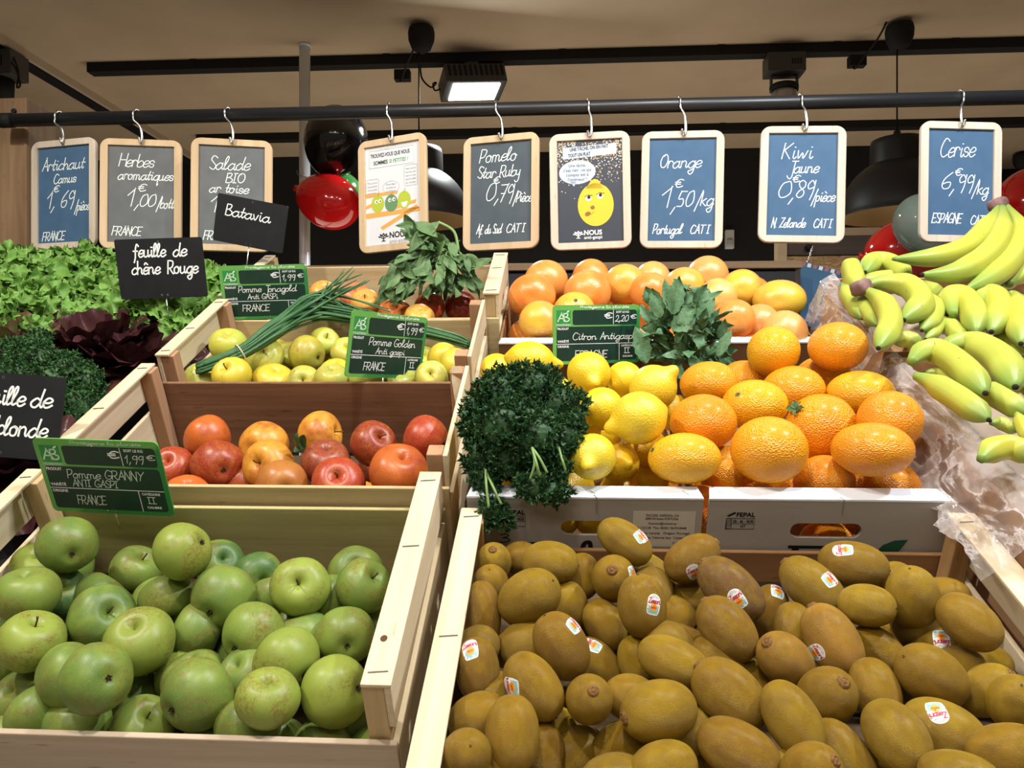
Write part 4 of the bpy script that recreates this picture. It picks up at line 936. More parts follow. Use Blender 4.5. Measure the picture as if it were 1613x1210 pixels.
def fillers(specs, crate_, depth, r, gap, col, key, ratio=0, seed=1, least=3, D=.2, back=0):
    """fruit lying deeper in the heap, kept where some of it shows between the upper ones"""
    X0, X1, Yf, zf, th, L = crate_; rg = random.Random(seed)
    O = np.array((0, Yf, EYE + zf)); sv = np.array((0, math.cos(th), math.sin(th))); nv = np.array((0, -math.sin(th), math.cos(th))); E0 = np.array((0, 0, EYE))
    CEN = [np.array(f['p']) for f in specs]; INV = [f['Rn'] @ np.diag(1 / f['s'] ** 2) @ f['Rn'].T for f in specs]
    def hidden(p, skip):
        d = p - E0; dl = np.linalg.norm(d); d = d / dl; C_ = np.array([c for i, c in enumerate(CEN) if i != skip]); M_ = np.array([m for i, m in enumerate(INV) if i != skip])
        oc = E0 - C_; Md = M_ @ d; A = Md @ d; B = 2 * np.einsum('ij,ij->i', oc, Md); Q = np.einsum('ij,ijk,ik->i', oc, M_, oc) - 1
        disc = B * B - 4 * A * Q; ok = disc > 0; t = (-B - np.sqrt(np.where(ok, disc, 0))) / (2 * A)
        return bool(np.any(ok & (t < dl - 1e-4) & (t > 0)))
    out = []; ny = int(L / gap) + 1; nx = int((X1 - X0) / gap) + 1; k0 = len(specs)
    for layer in (0, 1):
        if depth + layer * r * 1.15 + r > D + .003: continue
        for iy in range(ny):
            for ix in range(nx):
                x = X0 + r * (ratio or 1) + (ix + .5 * (iy % 2) + rg.uniform(-.2, .2)) * gap; y = max(r * (ratio or 1) + .002, r + (iy + rg.uniform(-.2, .2)) * gap)
                if x > X1 - r * (ratio or 1) or y > L - max(r, back): continue
                p = O + np.array((x, 0, 0)) + sv * y - nv * (depth + layer * r * 1.15 + rg.uniform(-.004, .004))
                if min(np.linalg.norm(p - c) for c in CEN) < r * 1.30: continue
                d = (p - E0); dep = d @ np.array(FWD); px = 806.5 + F * (d @ np.array(RGT)) / dep; py = 605 - F * d[2] / dep
                if not (-20 < px < 1640 and py < 1240): continue
                w_ = -Vector(d).normalized(); rt = UPV.cross(w_).normalized(); u_ = w_.cross(rt)
                vis = sum(not hidden(p + np.array(rt * (math.cos(a) * q * r) + u_ * (math.sin(a) * q * r) + w_ * (r * math.sqrt(1 - q * q))), -1) for q in (.3, .65, .9) for a in [k * .785 for k in range(8)])
                if vis < least: continue
                rr = r * rg.uniform(.92, 1.05); g = rg.uniform(.85, 1.1)
                f = dict(kind='long' if ratio else ('ball' if key in ('orange', 'pomelo') else 'apple'), x=px, y=py, L=4, pole=(0, 0), end='-', p=Vector(p), fr=(rt, u_, w_), col4=tuple(v * g for v in col), filler=True)
                ax = Vector((rg.gauss(0, 1), rg.gauss(0, 1), rg.gauss(0, .5))) if ratio else Vector((rg.gauss(0, 1), rg.gauss(0, .6), 1)); f['R'] = along(ax).to_matrix()
                f['Rn'] = np.array(f['R']); f['s'] = np.array((rr, rr, rr * (ratio or 1))); CEN.append(p); INV.append(f['Rn'] @ np.diag(1 / f['s'] ** 2) @ f['Rn'].T); out.append(f)
    specs.extend(out)

def rows_of(specs, cuts):
    for f in specs: f['row'] = sum(f['y'] < c for c in cuts)
    for r in range(len(cuts) + 1):
        fs = sorted([f for f in specs if f['row'] == r], key=lambda f: f['x'])
        for i, f in enumerate(fs): f['col'] = i
def sub(parent, me, loc=None, rot=None, name=None, scale=None):
    o = bpy.data.objects.new(name or me.name, me); o.parent = parent; C.objects.link(o)
    if loc is not None: o.location = loc
    if rot is not None: o.rotation_euler = rot
    if scale is not None: o.scale = scale
    return o
rgl = random.Random(11)
def name_by_neighbours(specs, noun, front, sides):
    """labels for the look-alikes: each is told by the nearest fruit that has a look of its own"""
    def at(f):
        d = f['p'] - Vector((0, 0, EYE)); k = d.dot(FWD); return (806.5 + F * d.dot(RGT) / k, 605 - F * d.z / k)
    for f in specs: f['q'] = at(f)
    looks = [f for f in specs if f.get('look')]; nick = {}
    for f in looks:
        n = f['look'].split(',')[0]; nick[id(f)] = n
    seen = {}
    for f in looks: seen.setdefault(nick[id(f)], []).append(f)
    anchors = []
    for n, fs in seen.items():
        for f in fs: anchors.append((f, n if len(fs) == 1 else f['look'].replace(',', '')))
    used = set(); rest = [f for f in specs if not f.get('look')]
    pairs = []
    for f in rest:
        for a, n in anchors:
            dx, dy = f['q'][0] - a['q'][0], f['q'][1] - a['q'][1]
            rel = ('on the %s side of' % sides[1 if dx > 0 else 0]) if abs(dx) > abs(dy) * 1.2 else ('behind' if dy < 0 else 'in front of')
            pairs.append((math.hypot(dx, dy), id(f), f, rel, n))
    pairs.sort(key=lambda t: t[:2])
    for d, _, f, rel, n in pairs:
        if f.get('told') or (rel, n) in used: continue
        own = 'half buried ' if f.get('filler') else 'stickered ' if 'st' in f else 'plain '
        txt = own + noun + ' ' + rel + ' the ' + n
        if len(re.findall(r"[\w'-]+", txt)) > 16: continue
        f['told'] = txt; used.add((rel, n))
    for f in specs:
        if f.get('look'): f['told'] = f['look'] if len(f['look'].split()) > 4 else f['look'] + ', %s row from the %s' % (ORD[f['row']], front)
        elif not f.get('told'): f['told'] = 'plain %s, %s from the %s side, %s row from the %s' % (noun, ORDN(f['col']), sides[0], ORD[f['row']], front)
def emit(specs, key, name, cat, group, words, side, rowname, spin=True):
    sides = {'granny': ('lettuce', 'kiwi'), 'red': ('lettuce', 'parsley'), 'golden': ('lettuce', 'lemon'), 'jona': ('lettuce', 'grapefruit'), 'pomelo': ('apple', 'banana'), 'orange': ('lemon', 'banana'), 'lemon': ('apple', 'orange'), 'kiwi': ('apple', 'banana')}[key]
    name_by_neighbours(specs, {'jona': 'red and yellow apple', 'golden': 'yellow green apple'}.get(key, words.split(' ', 1)[-1].replace('hidden ', '')), rowname(0).split(' from the ')[1], sides)
    for i, f in enumerate(specs):
        o = bpy.data.objects.new(name, MESH[key][i % 3]); C.objects.link(o)
        o.location = f['p']; q = f['R'].to_quaternion()
        if f['kind'] != 'ball': q = q @ Quaternion((0, 0, 1), rgl.uniform(0, 6.28))
        o.rotation_mode = 'QUATERNION'; o.rotation_quaternion = q; s_ = f['s']
        o.scale = (s_[0], s_[0], s_[0]) if f['kind'] == 'apple' else tuple(s_)
        o.color = (*f['col4'], 1)
        tag(o, f['told'], cat, group)
        f['o'] = o
ORDN = lambda k: ORD[k] if k < len(ORD) else 'number %d' % (k + 1)
ROW = lambda front: (lambda r: '%s row from the %s' % (ORD[r], front))

# ---------- granny apples
GC = {'d': (.062, .135, .034), 'm': (.115, .195, .038), 'y': (.26, .325, .050), 'g': (.165, .240, .042)}
GR = """283 285 120 122 0 .15 -.42 c m
60 365 72 80 1 0 .6 s y|yellowish green apple against the post
150 352 60 50 2 0 .3 - m
140 490 150 113 0 -.1 .9 - g|wide oval green apple
262 455 78 85 1 .1 .5 - d
588 392 88 86 1 .42 .62 s m|green apple with a dark stem at its shoulder
775 332 131 117 0 .75 .3 c y|light green apple with a russet shoulder
925 345 62 55 2 .2 .3 - d
1072 412 80 75 1 .3 -.2 - d|dull speckled green apple
650 482 80 82 1 0 .3 - g
395 500 118 78 2 0 .6 - d
475 575 152 132 0 .30 .22 s d|dark green apple with its stem facing out
745 545 112 108 1 .2 -.85 c g|mottled green apple with its base down
965 505 138 145 0 -.50 -.50 c m|smooth green apple showing a calyx low down
1265 462 132 126 0 -.10 .18 s y|pale green apple with a deep open stem hollow
1510 390 118 118 1 0 .4 - m
1530 448 122 125 0 .50 .45 s m|green apple with a split stem hollow
1085 637 142 138 0 -.70 -.45 c g|green apple tilted with its calyx at the lower edge
1450 645 132 128 0 .08 -.32 c g|brown netted green apple
200 685 140 130 0 .20 .74 s y|light green apple with its stem hollow on top
40 720 92 138 1 -.3 .4 - d
615 737 151 148 0 -.3 .6 - y|large russet cheeked green apple
330 795 152 130 0 .85 .45 s m|green apple dimpled at the shoulder
865 690 112 82 2 .2 .5 - m
815 780 150 125 1 .3 .6 - y
1220 742 149 138 0 .60 -.62 c y|big green apple with fine brown cracks
1030 820 100 95 2 .1 .3 - d
100 895 112 102 1 -.5 .5 - m
345 918 180 112 0 .35 -.05 c m|oval green apple with an open calyx facing out
592 965 85 75 2 .1 .4 - d
600 1030 92 80 1 .25 .45 s g|green apple sunk low by the front board
832 897 171 142 0 -.80 -.40 c m|largest smooth green apple in front
1135 975 152 118 0 0 .7 - y|brown speckled green apple
1395 900 142 165 0 .75 .05 c y|yellow green apple with brown scuffs
1500 1045 80 50 2 0 .5 - d
5 690 55 85 2 .2 .3 - d
1265 600 66 56 2 .3 .6 s g"""
def parse_round(txt, ox, oy, sc, cols, kind='apple'):
    out = []
    for ln in txt.strip().split('\n'):
        look = None
        if '|' in ln: ln, look = ln.split('|')
        X = ox
        if '@' in ln: ln, xx = ln.split('@'); X = float(xx)
        q = ln.split(); a = [float(v) for v in q[:7]]
        f = dict(kind=kind, x=X + a[0] / sc, y=oy + a[1] / sc, a=a[2] / sc, b=a[3] / sc, L=a[4], pole=(a[5], a[6]), end=q[7], ck=q[8])
        c = cols[q[8]]; g = rgl.uniform(.88, 1.12); f['col4'] = tuple(x * g for x in c)
        if look: f['look'] = look
        out.append(f)
    return out
def apple_parts(specs, stems=True):
    for f in specs:
        if f['end'] == 's' and stems: sub(f['o'], STEM, rot=(0, 0, rgl.uniform(0, 6)))
        if f['end'] == 'c': sub(f['o'], CAL)
gr = parse_round(GR, 0, 760, 2.688, GC); place(gr, (.90, -.200, .74), .022, rmin=.031, crates=[(range(len(gr)), -.677, -.156, .661, -.2615, math.atan2(.1525, .285), .326, .174)])
fillers(gr, (-.677, -.156, .661, -.2615, math.atan2(.1525, .285), .326), .105, .033, .058, (.13, .21, .045), 'granny', 0, 1, D=.175, back=.10)
rows_of(gr, (1052, 1000, 950, 905)); emit(gr, 'granny', 'green_apple', 'apple', 'granny apples in the lowest crate', 'plain green apple', 'lettuce side', ROW('front board')); apple_parts(gr)

# ---------- red apples
RC = {'r': (.34, .030, .016), 'o': (.55, .115, .020), 'y': (.74, .34, .040), 'p': (.22, .035, .030), 'b': (.36, .14, .030), 'k': (.25, .025, .014)}
RD = """515 505 230 172 0 .6 -.5 c o|orange red apple at the back board
590 738 229 227 0 .22 -.18 c k|dark red apple with its calyx facing out
262 755 145 150 1 -.3 .5 - r
330 1010 142 128 1 0 .8 - o
400 905 100 100 2 0 .5 - y
1000 560 222 212 0 -.60 -.10 c y|yellow apple mottled red, its calyx sideways
1045 710 245 205 0 -.58 .12 s y|yellow red apple with a small leaf beside it
1120 930 252 205 0 .15 -.15 c b|brownish green and red apple over the front board
1475 455 222 190 0 .90 .15 s y|striped orange apple, largest at the back board
1530 695 235 195 0 0 .8 - p|purple red apple
1925 560 210 198 0 .45 .42 s k|crimson apple with a thin stem in its hollow
1975 705 182 175 1 -.3 .3 - p
1630 880 252 215 0 -.05 .45 s r|red apple with a small yellow stem scar
2150 795 262 252 0 .2 .7 - o|large orange red apple near the splintered corner
2380 525 232 198 0 .90 -.25 c r|fiery red apple tilted against the corner post
2490 740 140 128 1 -.2 .5 - y
1825 1040 118 100 2 .25 .6 s y
2235 1060 92 92 2 0 .5 - k"""
rd = parse_round(RD, 230, 600, 5.377, RC); place(rd, (1.03, -.142, .50), .025, rmin=.033, crates=[(range(len(rd)), -.661, -.150, .962, -.086, math.atan2(.119, .230), .258, .167)])
fillers(rd, (-.661, -.150, .962, -.086, math.atan2(.119, .230), .258), .118, .033, .066, (.36, .06, .02), 'red', 0, 2, D=.168, back=.11)
rows_of(rd, (765, 725, 697)); emit(rd, 'red', 'red_apple', 'apple', 'red apples in the second crate', 'plain red apple', 'lettuce side', ROW('front board')); apple_parts(rd)
mb = MB()
for k, (w0, dx) in enumerate(((.016, 0), (.013, .006), (.012, -.006))):
    L = [(-.0 + dx * t_, -.006 * t_ * t_ + .010 * math.sin(3 * t_ + k), .028 * t_) for t_ in [i / 6 for i in range(7)]]
    vs = []
    for i, p in enumerate(L):
        ww = w0 * math.sin(PI * min(.97, .12 + i / 6 * .85)) * .5; vs += [(p[0] - ww, p[1] + .003 * math.sin(i), p[2]), (p[0], p[1] - .002, p[2]), (p[0] + ww, p[1] + .003 * math.cos(i), p[2])]
    mb.add(vs, [(i * 3 + j, i * 3 + j + 1, i * 3 + j + 4, i * 3 + j + 3) for i in range(6) for j in (0, 1)])
lf = mb.build('leaf', LEAFM, None, True); lf.parent = rd[6]['o']
inv = (Matrix.LocRotScale(rd[6]['o'].location, rd[6]['o'].rotation_quaternion, rd[6]['o'].scale)).inverted()
lf.matrix_local = inv @ Matrix.Translation(Vector(at_y(465, 712, rd[6]['p'].y - .012))) @ Matrix.Rotation(.5, 4, 'Y')

# ---------- golden apples
YC = {'g': (.42, .50, .085), 'y': (.66, .50, .040), 'l': (.50, .54, .12), 'd': (.40, .38, .06)}
GO = """300 1225 180 175 0 .3 .8 - l
630 1232 174 168 0 -.45 .5 s y|yellow apple creased at the stem
690 928 162 158 0 0 .9 - g|plain round green yellow apple behind the chive ends
985 1030 172 172 0 -.08 .36 s l|pale apple with its hollow facing out by the chive tie
1072 1212 192 186 0 .2 .8 - y|yellow apple with one brown spot
1325 1192 132 130 0 -.15 .20 s l|pale green apple with a deep dark stem hollow
1365 957 170 155 0 .72 -.2 c d|brownish green apple, calyx turned aside
478 1062 85 80 1 0 .5 - g
500 935 90 90 2 0 .5 - y
1152 912 92 85 2 0 .4 - d
1212 975 100 100 2 0 .5 - l
1530 890 98 90 1 .2 .5 s g
1680 940 112 108 1 0 .5 - l
1598 1132 150 128 0 -.2 .8 - y|golden apple tucked against the turned price sign
1490 1302 150 142 0 0 .8 - l
1795 1292 145 135 0 0 .8 - g
2132 1292 148 140 0 .1 .8 - g
2410 1192 138 132 0 -.1 .35 s l|pale apple with a long dark stem
2505 1232 105 100 1 0 .5 - g
2525 995 142 134 0 .05 -.12 c y|yellow apple dotted brown around the calyx
2635 1050 118 112 0 .2 .6 - y
2362 1010 82 80 2 0 .5 - g
1562 1012 72 70 2 0 .5 - y
1945 1215 85 80 2 0 .5 - d
812 1195 92 92 1 0 .5 - l
362 1035 62 62 2 0 .5 - d"""
go = parse_round(GO, 230, 380, 5.377, YC); place(go, (1.26, .000, .55), .02, rmin=.029, crates=[(range(len(go)), -.648, -.149, 1.210, .048, math.atan2(.114, .224), .250, .139)])
fillers(go, (-.648, -.149, 1.210, .048, math.atan2(.114, .224), .250), .098, .032, .064, (.44, .46, .07), 'golden', 0, 3, D=.140)
rows_of(go, (597, 572)); emit(go, 'golden', 'golden_apple', 'apple', 'golden apples in the third crate', 'plain yellow green apple', 'lettuce side', ROW('front board')); apple_parts(go)

# ---------- jonagold apples
JC = {'y': (.78, .42, .08), 'r': (.50, .050, .020), 'o': (.66, .17, .030), 'p': (.66, .20, .10), 'c': (.34, .022, .030)}
JO = """165 475 127 122 0 .2 .6 - y|orange and yellow apple next to its price sign
440 495 136 132 1 0 .7 - p
510 530 136 122 0 -.05 .62 s y|yellow apple with an upright stem
783 622 138 135 0 .1 .7 - o|speckled orange red apple
1065 572 136 132 0 .1 .6 - r|speckled red apple under the sage
1305 562 148 142 0 .2 .5 - c|crimson apple by the corner post
950 700 132 126 0 0 .8 - y|orange yellow apple behind the turned price sign
310 620 92 85 1 0 .7 - o
85 560 84 80 1 0 .7 - p
655 572 72 70 2 0 .5 - o
1619 600 85 80 2 0 .5 - o"""
jo = parse_round(JO, 480, 380, 5.377, JC); place(jo, (1.5, .120, .60), .02, rmin=.031, crates=[(range(len(jo)), -.653, -.125, 1.450, .172, math.atan2(.116, .240), .266, .129)])
rows_of(jo, (492,)); emit(jo, 'jona', 'jonagold_apple', 'apple', 'jonagold apples in the topmost crate', 'red and yellow apple', 'lettuce side', ROW('front board')); apple_parts(jo)

# ---------- grapefruit
PC = {'o': (.78, .23, .035), 'y': (.82, .50, .045), 'p': (.80, .38, .12), 'l': (.86, .58, .17), 'g': (.72, .52, .05)}
PO = """415 455 200 195 0 0 .5 - o|orange grapefruit nearest the apple crates
535 285 184 180 0 0 .5 - o|orange and yellow grapefruit
475 640 184 180 0 0 .5 - y|yellow grapefruit beside the lemon sign
768 548 180 178 0 .10 .58 s y|yellow grapefruit with a stem scar on top
893 385 198 195 0 0 .5 - o|orange grapefruit, centre of its row
925 265 165 165 0 0 .5 - o
1195 328 180 178 0 0 .5 - y|golden yellow grapefruit
1400 395 162 160 0 0 .5 - o|orange grapefruit touching the mint
1440 270 142 140 1 0 .5 - p
1705 330 170 168 0 0 .5 - y|yellow grapefruit behind the mint tip
1903 242 174 172 0 0 .5 - p|pink flushed grapefruit, highest of the heap
1995 425 162 160 0 0 .5 - l|pale grapefruit beside the mint
2142 612 180 176 0 0 .5 - o|orange grapefruit in front beside the mint
2350 630 112 120 1 0 .5 - p
2258 360 178 170 0 0 .5 - y|bright yellow grapefruit with scuffs
2480 305 145 140 1 0 .5 - o
2622 455 218 175 0 0 .5 - g|wide grapefruit with a green cheek
2627 775 200 198 0 0 .5 - p|pink grapefruit by the torn card flap
270 735 66 62 2 0 .5 - o
1350 585 75 70 2 0 .5 - o"""
po = parse_round(PO, 760, 390, 5.377, PC, 'ball'); place(po, (1.475, .100, .60), .015, rmin=.040, crates=[(range(len(po)), -.111, .457, 1.428, .0776, math.radians(24), .367, .115)])
fillers(po, (-.111, .457, 1.428, .0776, math.radians(24), .367), .055, .044, .088, (.80, .30, .05), 'pomelo', 0, 4, D=.12)
rows_of(po, (488, 457)); emit(po, 'pomelo', 'grapefruit', 'grapefruit', 'grapefruit in the white edged box', 'plain grapefruit', 'apple side', ROW('white flange'))
def button_on(f, me, dx, dy, sc=1, name=None):
    o = sub(f['o'], me, name=name); d = Vector((dx, dy, math.sqrt(max(0, 1 - dx * dx - dy * dy)))); o.rotation_mode = 'QUATERNION'; o.rotation_quaternion = along(d); return o
button_on(po[3], OBUT, .10, .58, name='stem_scar')

# ---------- oranges
OC = {'o': (.83, .27, .005), 'y': (.87, .46, .010), 'd': (.76, .20, .004), 'm': (.85, .345, .007)}
OR = """1155 -1037 0 0 0 0 0 - o"""
OR = [ # px, py, rx, ry, layer, colour, look
 (1215.5, 559, 40, 40, 0, 'y', 'round orange perched at the grapefruit box'), (1316, 553, 44, 39, 0, 'm', 'plump orange beside the upper bag'),
 (1301, 590, 46, 36, 1, 'm', None), (1251, 614, 49, 41, 0, 'm', 'smooth orange with one bright glint'), (1353, 624, 51, 37, 0, 'y', 'flattened yellow orange'),
 (1396, 665, 49, 46, 0, 'o', 'deep orange touching the bag'), (1294, 671, 54, 54, 0, 'o', 'orange with a green leafy stem'), (1377, 722, 60, 43, 0, 'o', 'oval deep orange leaning on the front flange'),
 (1209.5, 711, 60, 52, 0, 'm', 'biggest orange, brownish at its base'), (1077.5, 722, 56, 41, 0, 'y', 'oval yellow orange with a dimpled stem end'), (1107.5, 667, 51, 45, 0, 'o', 'deep orange above the dimpled one'),
 (1192, 638, 52, 40, 0, 'y', 'yellow orange with a small green button'), (1118, 605, 45, 36, 0, 'm', 'orange beside the mint'), (1174, 599, 27, 25, 2, 'm', None), (1147, 743, 32, 32, 2, 'm', None),
 (1295, 758, 36, 34, 2, 'd', None), (1261, 764, 24, 22, 3, 'o', None), (1433, 768, 16, 14, 3, 'o', None), (1414, 669, 34, 42, 1, 'm', None)]
orr = []
for x, y, a, b, L, c, look in OR:
    g = rgl.uniform(.92, 1.06); f = dict(kind='ball', x=x, y=y, a=a, b=b, L=L, pole=(0, 0), end='-', col4=tuple(v * g for v in OC[c]))
    if look: f['look'] = look
    orr.append(f)
# ---------- lemons share the boxes' slope and settle together with the oranges
LC = {'y': (.84, .60, .020), 'g': (.74, .58, .040), 'd': (.80, .46, .015)}  # last tone puts shade into the colour of the low-lying lemons
LE = [ # px, py, a, b, ang, toward, layer, colour, look
 (836, 568, 47, 30, -8, 1, 0, 'y', 'long lemon lying along the price sign'), (928, 588, 36, 34, -60, 1, 0, 'y', 'lemon with its nipple end facing out'), (983, 598, 32, 29, 30, -1, 1, 'y', None),
 (1029, 612, 45, 37, 42, .6, 0, 'g', 'greenish lemon with its tip pointing up at the mint'), (945, 649, 38, 34, 10, -1, 1, 'y', None), (925, 672, 29, 23, -80, -1, 2, 'y', None),
 (1004, 668, 50, 42, 200, .5, 0, 'g', 'biggest lemon, its nipple pointing at the parsley'), (936, 720, 38, 37, -115, .8, 0, 'g', 'rough lemon resting on the front flange'), (986, 727, 27, 26, 0, 1, 2, 'd', None),
 (946, 683, 17, 16, 0, -1, 3, 'y', None), (985, 763, 22, 20, 0, -1, 3, 'y', None), (1018, 749, 18, 18, 60, -1, 3, 'y', None), (1060, 650, 15, 14, 0, -1, 3, 'y', None), (1010, 722, 18, 17, 190, 1, 2, 'd', None), (782, 582, 13, 12, 0, -1, 3, 'y', None)]
lee = []
for x, y, a, b, g, tw, L, c, look in LE:
    q = rgl.uniform(.94, 1.05); f = dict(kind='long', ratio=1.25, x=x, y=y, a=a, b=b, L=L, ang=g, toward=tw, pole=(0, 0), end='-', col4=tuple(v * q for v in LC[c]))
    if look: f['look'] = look
    lee.append(f)
for f in orr: f['rmin'] = .036
for f in lee: f['rmin'] = .027
place(orr + lee, (.985, -.088, .60), .02, crates=[(range(len(orr)), .06, .455, .941, -.135, TH, .478, .145), (range(len(orr), len(orr) + len(lee)), -.111, .45, .941, -.135, TH, .478, .145)])
KA = [len(orr)]; allc = orr + lee; nb = len(allc); fillers(allc, (.14, .455, .941, -.135, TH, .478), .055, .038, .076, (.78, .20, .004), 'orange', 0, 5, D=.15); orr += allc[nb:]; allc = orr + lee; nb = len(allc)
fillers(allc, (-.111, .14, .941, -.135, TH, .478), .05, .030, .062, (.82, .56, .02), 'lemon', 1.25, 6, D=.15); lee += allc[nb:]
rows_of(orr, (735, 695, 650, 600)); rows_of(lee, (740, 690, 630))
emit(orr, 'orange', 'orange', 'orange', 'oranges in the card boxes', 'half hidden orange', 'lemon side', ROW('front flange'))
emit(lee, 'lemon', 'lemon', 'lemon', 'lemons in the card box', 'half hidden lemon', 'apple side', ROW('front flange'))
button_on(orr[11], OBUT, -.48, .42); button_on(orr[9], OBUT, -.86, .30); b_ = button_on(orr[6], OBUT, -.60, .48)
mb = MB()
for k, (a0, ln) in enumerate(((-1.9, .34), (-1.2, .42), (.6, .2), (2.2, .22), (-2.8, .2))):
    vs = []
    for i in range(6):
        t_ = i / 5; r = .04 + ln * t_; w_ = .13 * math.sin(PI * min(.98, .15 + .83 * t_)) * (ln / .42)
        for s_ in (-1, 0, 1): vs.append((r * math.cos(a0) - s_ * w_ * math.sin(a0), r * math.sin(a0) + s_ * w_ * math.cos(a0), 1.03 + .05 * math.sin(3 * t_) + .05 * abs(s_) - .22 * r * r))
    mb.add(vs, [(i * 3 + j, i * 3 + j + 1, i * 3 + j + 4, i * 3 + j + 3) for i in range(5) for j in (0, 1)])
lf = mb.build('leaf', LEAFM, None, True); lf.parent = b_

# ---------- kiwis
Z = {1: (680, 800), 2: (680, 910), 3: (980, 810), 4: (980, 910), 5: (1213, 810), 6: (1213, 910)}
KI = """1 1230 220 190 122 145 b 0 1335,180,-55|golden kiwi with a sticker, highest at the card boxes
1 755 355 182 132 -5 b 0
1 610 580 205 170 35 b 0|broad kiwi with a reddish tip, no sticker
1 395 350 112 102 95 s 1
1 560 320 95 92 0 - 2
1 375 500 105 92 95 b 1
1 335 690 205 115 90 - 1
1 880 620 142 112 100 b 1
1 958 435 102 82 90 - 2
1 1160 450 146 142 105 s 0 1282,412,-80|round kiwi with its stem scar facing up
1 1430 445 165 98 -45 - 1 1392,470,-35
1 1335 650 196 154 98 b 0 1415,615,-8|upright kiwi with a clear sticker on its flank
1 1090 760 168 132 120 - 1
3 340 657 150 120 -25 s 1
1 830 880 216 170 120 b 0 908,742,-45|kiwi with a pale tip, lying over the dark gap
1 1080 965 180 126 -45 b 1 1015,868,70
1 290 1030 178 126 -85 b 0 243,893,12|kiwi squeezed against the apple side rail with a sticker
1 530 890 155 105 0 - 2
2 650 700 230 165 -52 b 0 498,692,80|large kiwi with a folded sticker at its edge
2 1000 772 154 150 60 s 0|kiwi pointing straight out with a ringed stem scar
2 1310 522 152 116 110 b 1
3 315 950 236 152 160 b 0|long kiwi with an orange tip
3 470 860 192 102 -30 b 1
3 695 775 225 160 132 s 0|kiwi leaning uphill below the darkest one
3 440 300 190 135 35 s 0 458,373,25|kiwi against the back board with a sticker underneath
3 685 475 238 152 138 s 0 732,540,38|darkest brown kiwi with a bright sticker
3 460 515 125 108 0 - 1
3 952 640 172 116 80 - 1 990,480,0
3 1095 720 98 82 90 - 1
3 1215 465 228 152 140 s 0 1325,412,-50|kiwi with its stem scar uphill, left of none other stickered
5 535 325 212 147 -5 b 0 460,225,100|kiwi lying across the back with a sideways sticker
5 610 592 170 133 0 b 0
5 920 565 192 158 95 b 0|standing kiwi with its dot uppermost
5 770 430 98 88 45 - 1
5 1240 700 202 148 -35 - 0|kiwi half under the banana side rail
5 1112 520 72 62 0 - 2
3 1025 940 187 162 140 s 0|kiwi facing out with a ringed scar, beside the orange tinted one
3 1325 812 240 168 122 s 0 1230,880,-62|orange tinted kiwi with a sticker down its side
5 680 850 178 132 -35 s 1
5 1060 850 168 152 80 - 1 1090,795,190
5 1012 1045 218 185 150 b 0|large kiwi with a dark dot facing the apples
5 660 1085 188 152 -70 - 1
6 1390 720 192 152 42 s 1
6 1540 790 172 155 70 b 0|kiwi at the picture edge with its dot on top
6 340 765 198 175 45 s 0|brownish kiwi with a faded stem scar
4 670 750 258 190 140 s 0|big kiwi with a ringed scar towards the boxes
4 790 610 132 98 -30 - 1
4 1065 905 252 165 -55 b 0|long pale kiwi with a bruised tip
4 220 870 242 195 195 s 0|big golden kiwi with its scar towards the apples
4 745 1100 268 180 -20 s 0|large bright kiwi at the lower picture edge
6 480 1100 235 145 130 b 1
6 795 1030 236 188 -50 b 0|golden kiwi with one dark dot low down
6 1120 965 252 186 -15 - 0 1060,852,205|wide kiwi with an upside down sticker on top
6 1480 1090 225 150 20 - 0
6 250 1215 178 150 30 s 0
6 1185 1265 192 132 0 - 0
2 515 1005 238 176 -90 s 0|striped kiwi with its stem end down
2 292 885 152 114 200 b 1
2 225 1125 152 148 60 b 0
2 960 1090 10 10 0 - 9
2 1240 1060 152 112 20 - 1
4 258 1195 208 152 20 - 1
2 690 1110 122 95 80 - 2
2 735 960 112 92 0 - 2
2 1262 760 112 102 0 - 1
4 470 965 112 95 0 - 2
5 865 820 112 82 0 - 2
5 1312 935 102 72 0 - 2
6 1200 1180 10 10 0 - 9"""
KC = [(.40, .245, .009), (.33, .185, .007), (.46, .29, .014), (.30, .155, .007), (.37, .21, .008)]
kk = []
for ln in KI.split('\n'):
    look = None
    if '|' in ln: ln, look = ln.split('|')
    q = ln.split(); z = Z[int(q[0])]; v = [float(x) for x in q[1:6]]
    if q[7] == '9': continue
    f = dict(kind='long', ratio=1.30, x=z[0] + v[0] / 4.0325, y=z[1] + v[1] / 4.0325, a=v[2] / 4.0325, b=v[3] / 4.0325, L=int(q[7]), ang=v[4], end=q[6], toward=(1 if q[6] != '-' else rgl.choice((1, -1)) * .6), pole=(0, 0))
    c = rgl.choice(KC); g = rgl.uniform(.9, 1.1)
    if look and 'darkest brown' in look: c = (.20, .095, .030)
    if look and 'orange tinted' in look: c = (.46, .235, .030)
    f['col4'] = tuple(x * g for x in c)
    if look: f['look'] = look.replace(', left of none other stickered', ' and a sticker seen edge on')
    if len(q) > 8:
        s_ = q[8].split(','); f['st'] = (z[0] + float(s_[0]) / 4.0325, z[1] + float(s_[1]) / 4.0325, float(s_[2]))
    kk.append(f)
kk[0]['lean'] = .2; kk[0]['L'] = -1; kk[24]['lean'] = .6; kk[30]['lean'] = .7
place(kk, (.93, -.172, .440), .016, rmin=.0205, crates=[(range(len(kk)), -.1135, .4715, .56, -.313, math.atan2(.163, .37), .403, .104)])
fillers(kk, (-.1135, .4715, .56, -.313, math.atan2(.163, .37), .403), .046, .0245, .047, (.30, .18, .016), 'kiwi', 1.28, 7, D=.105, back=.07)
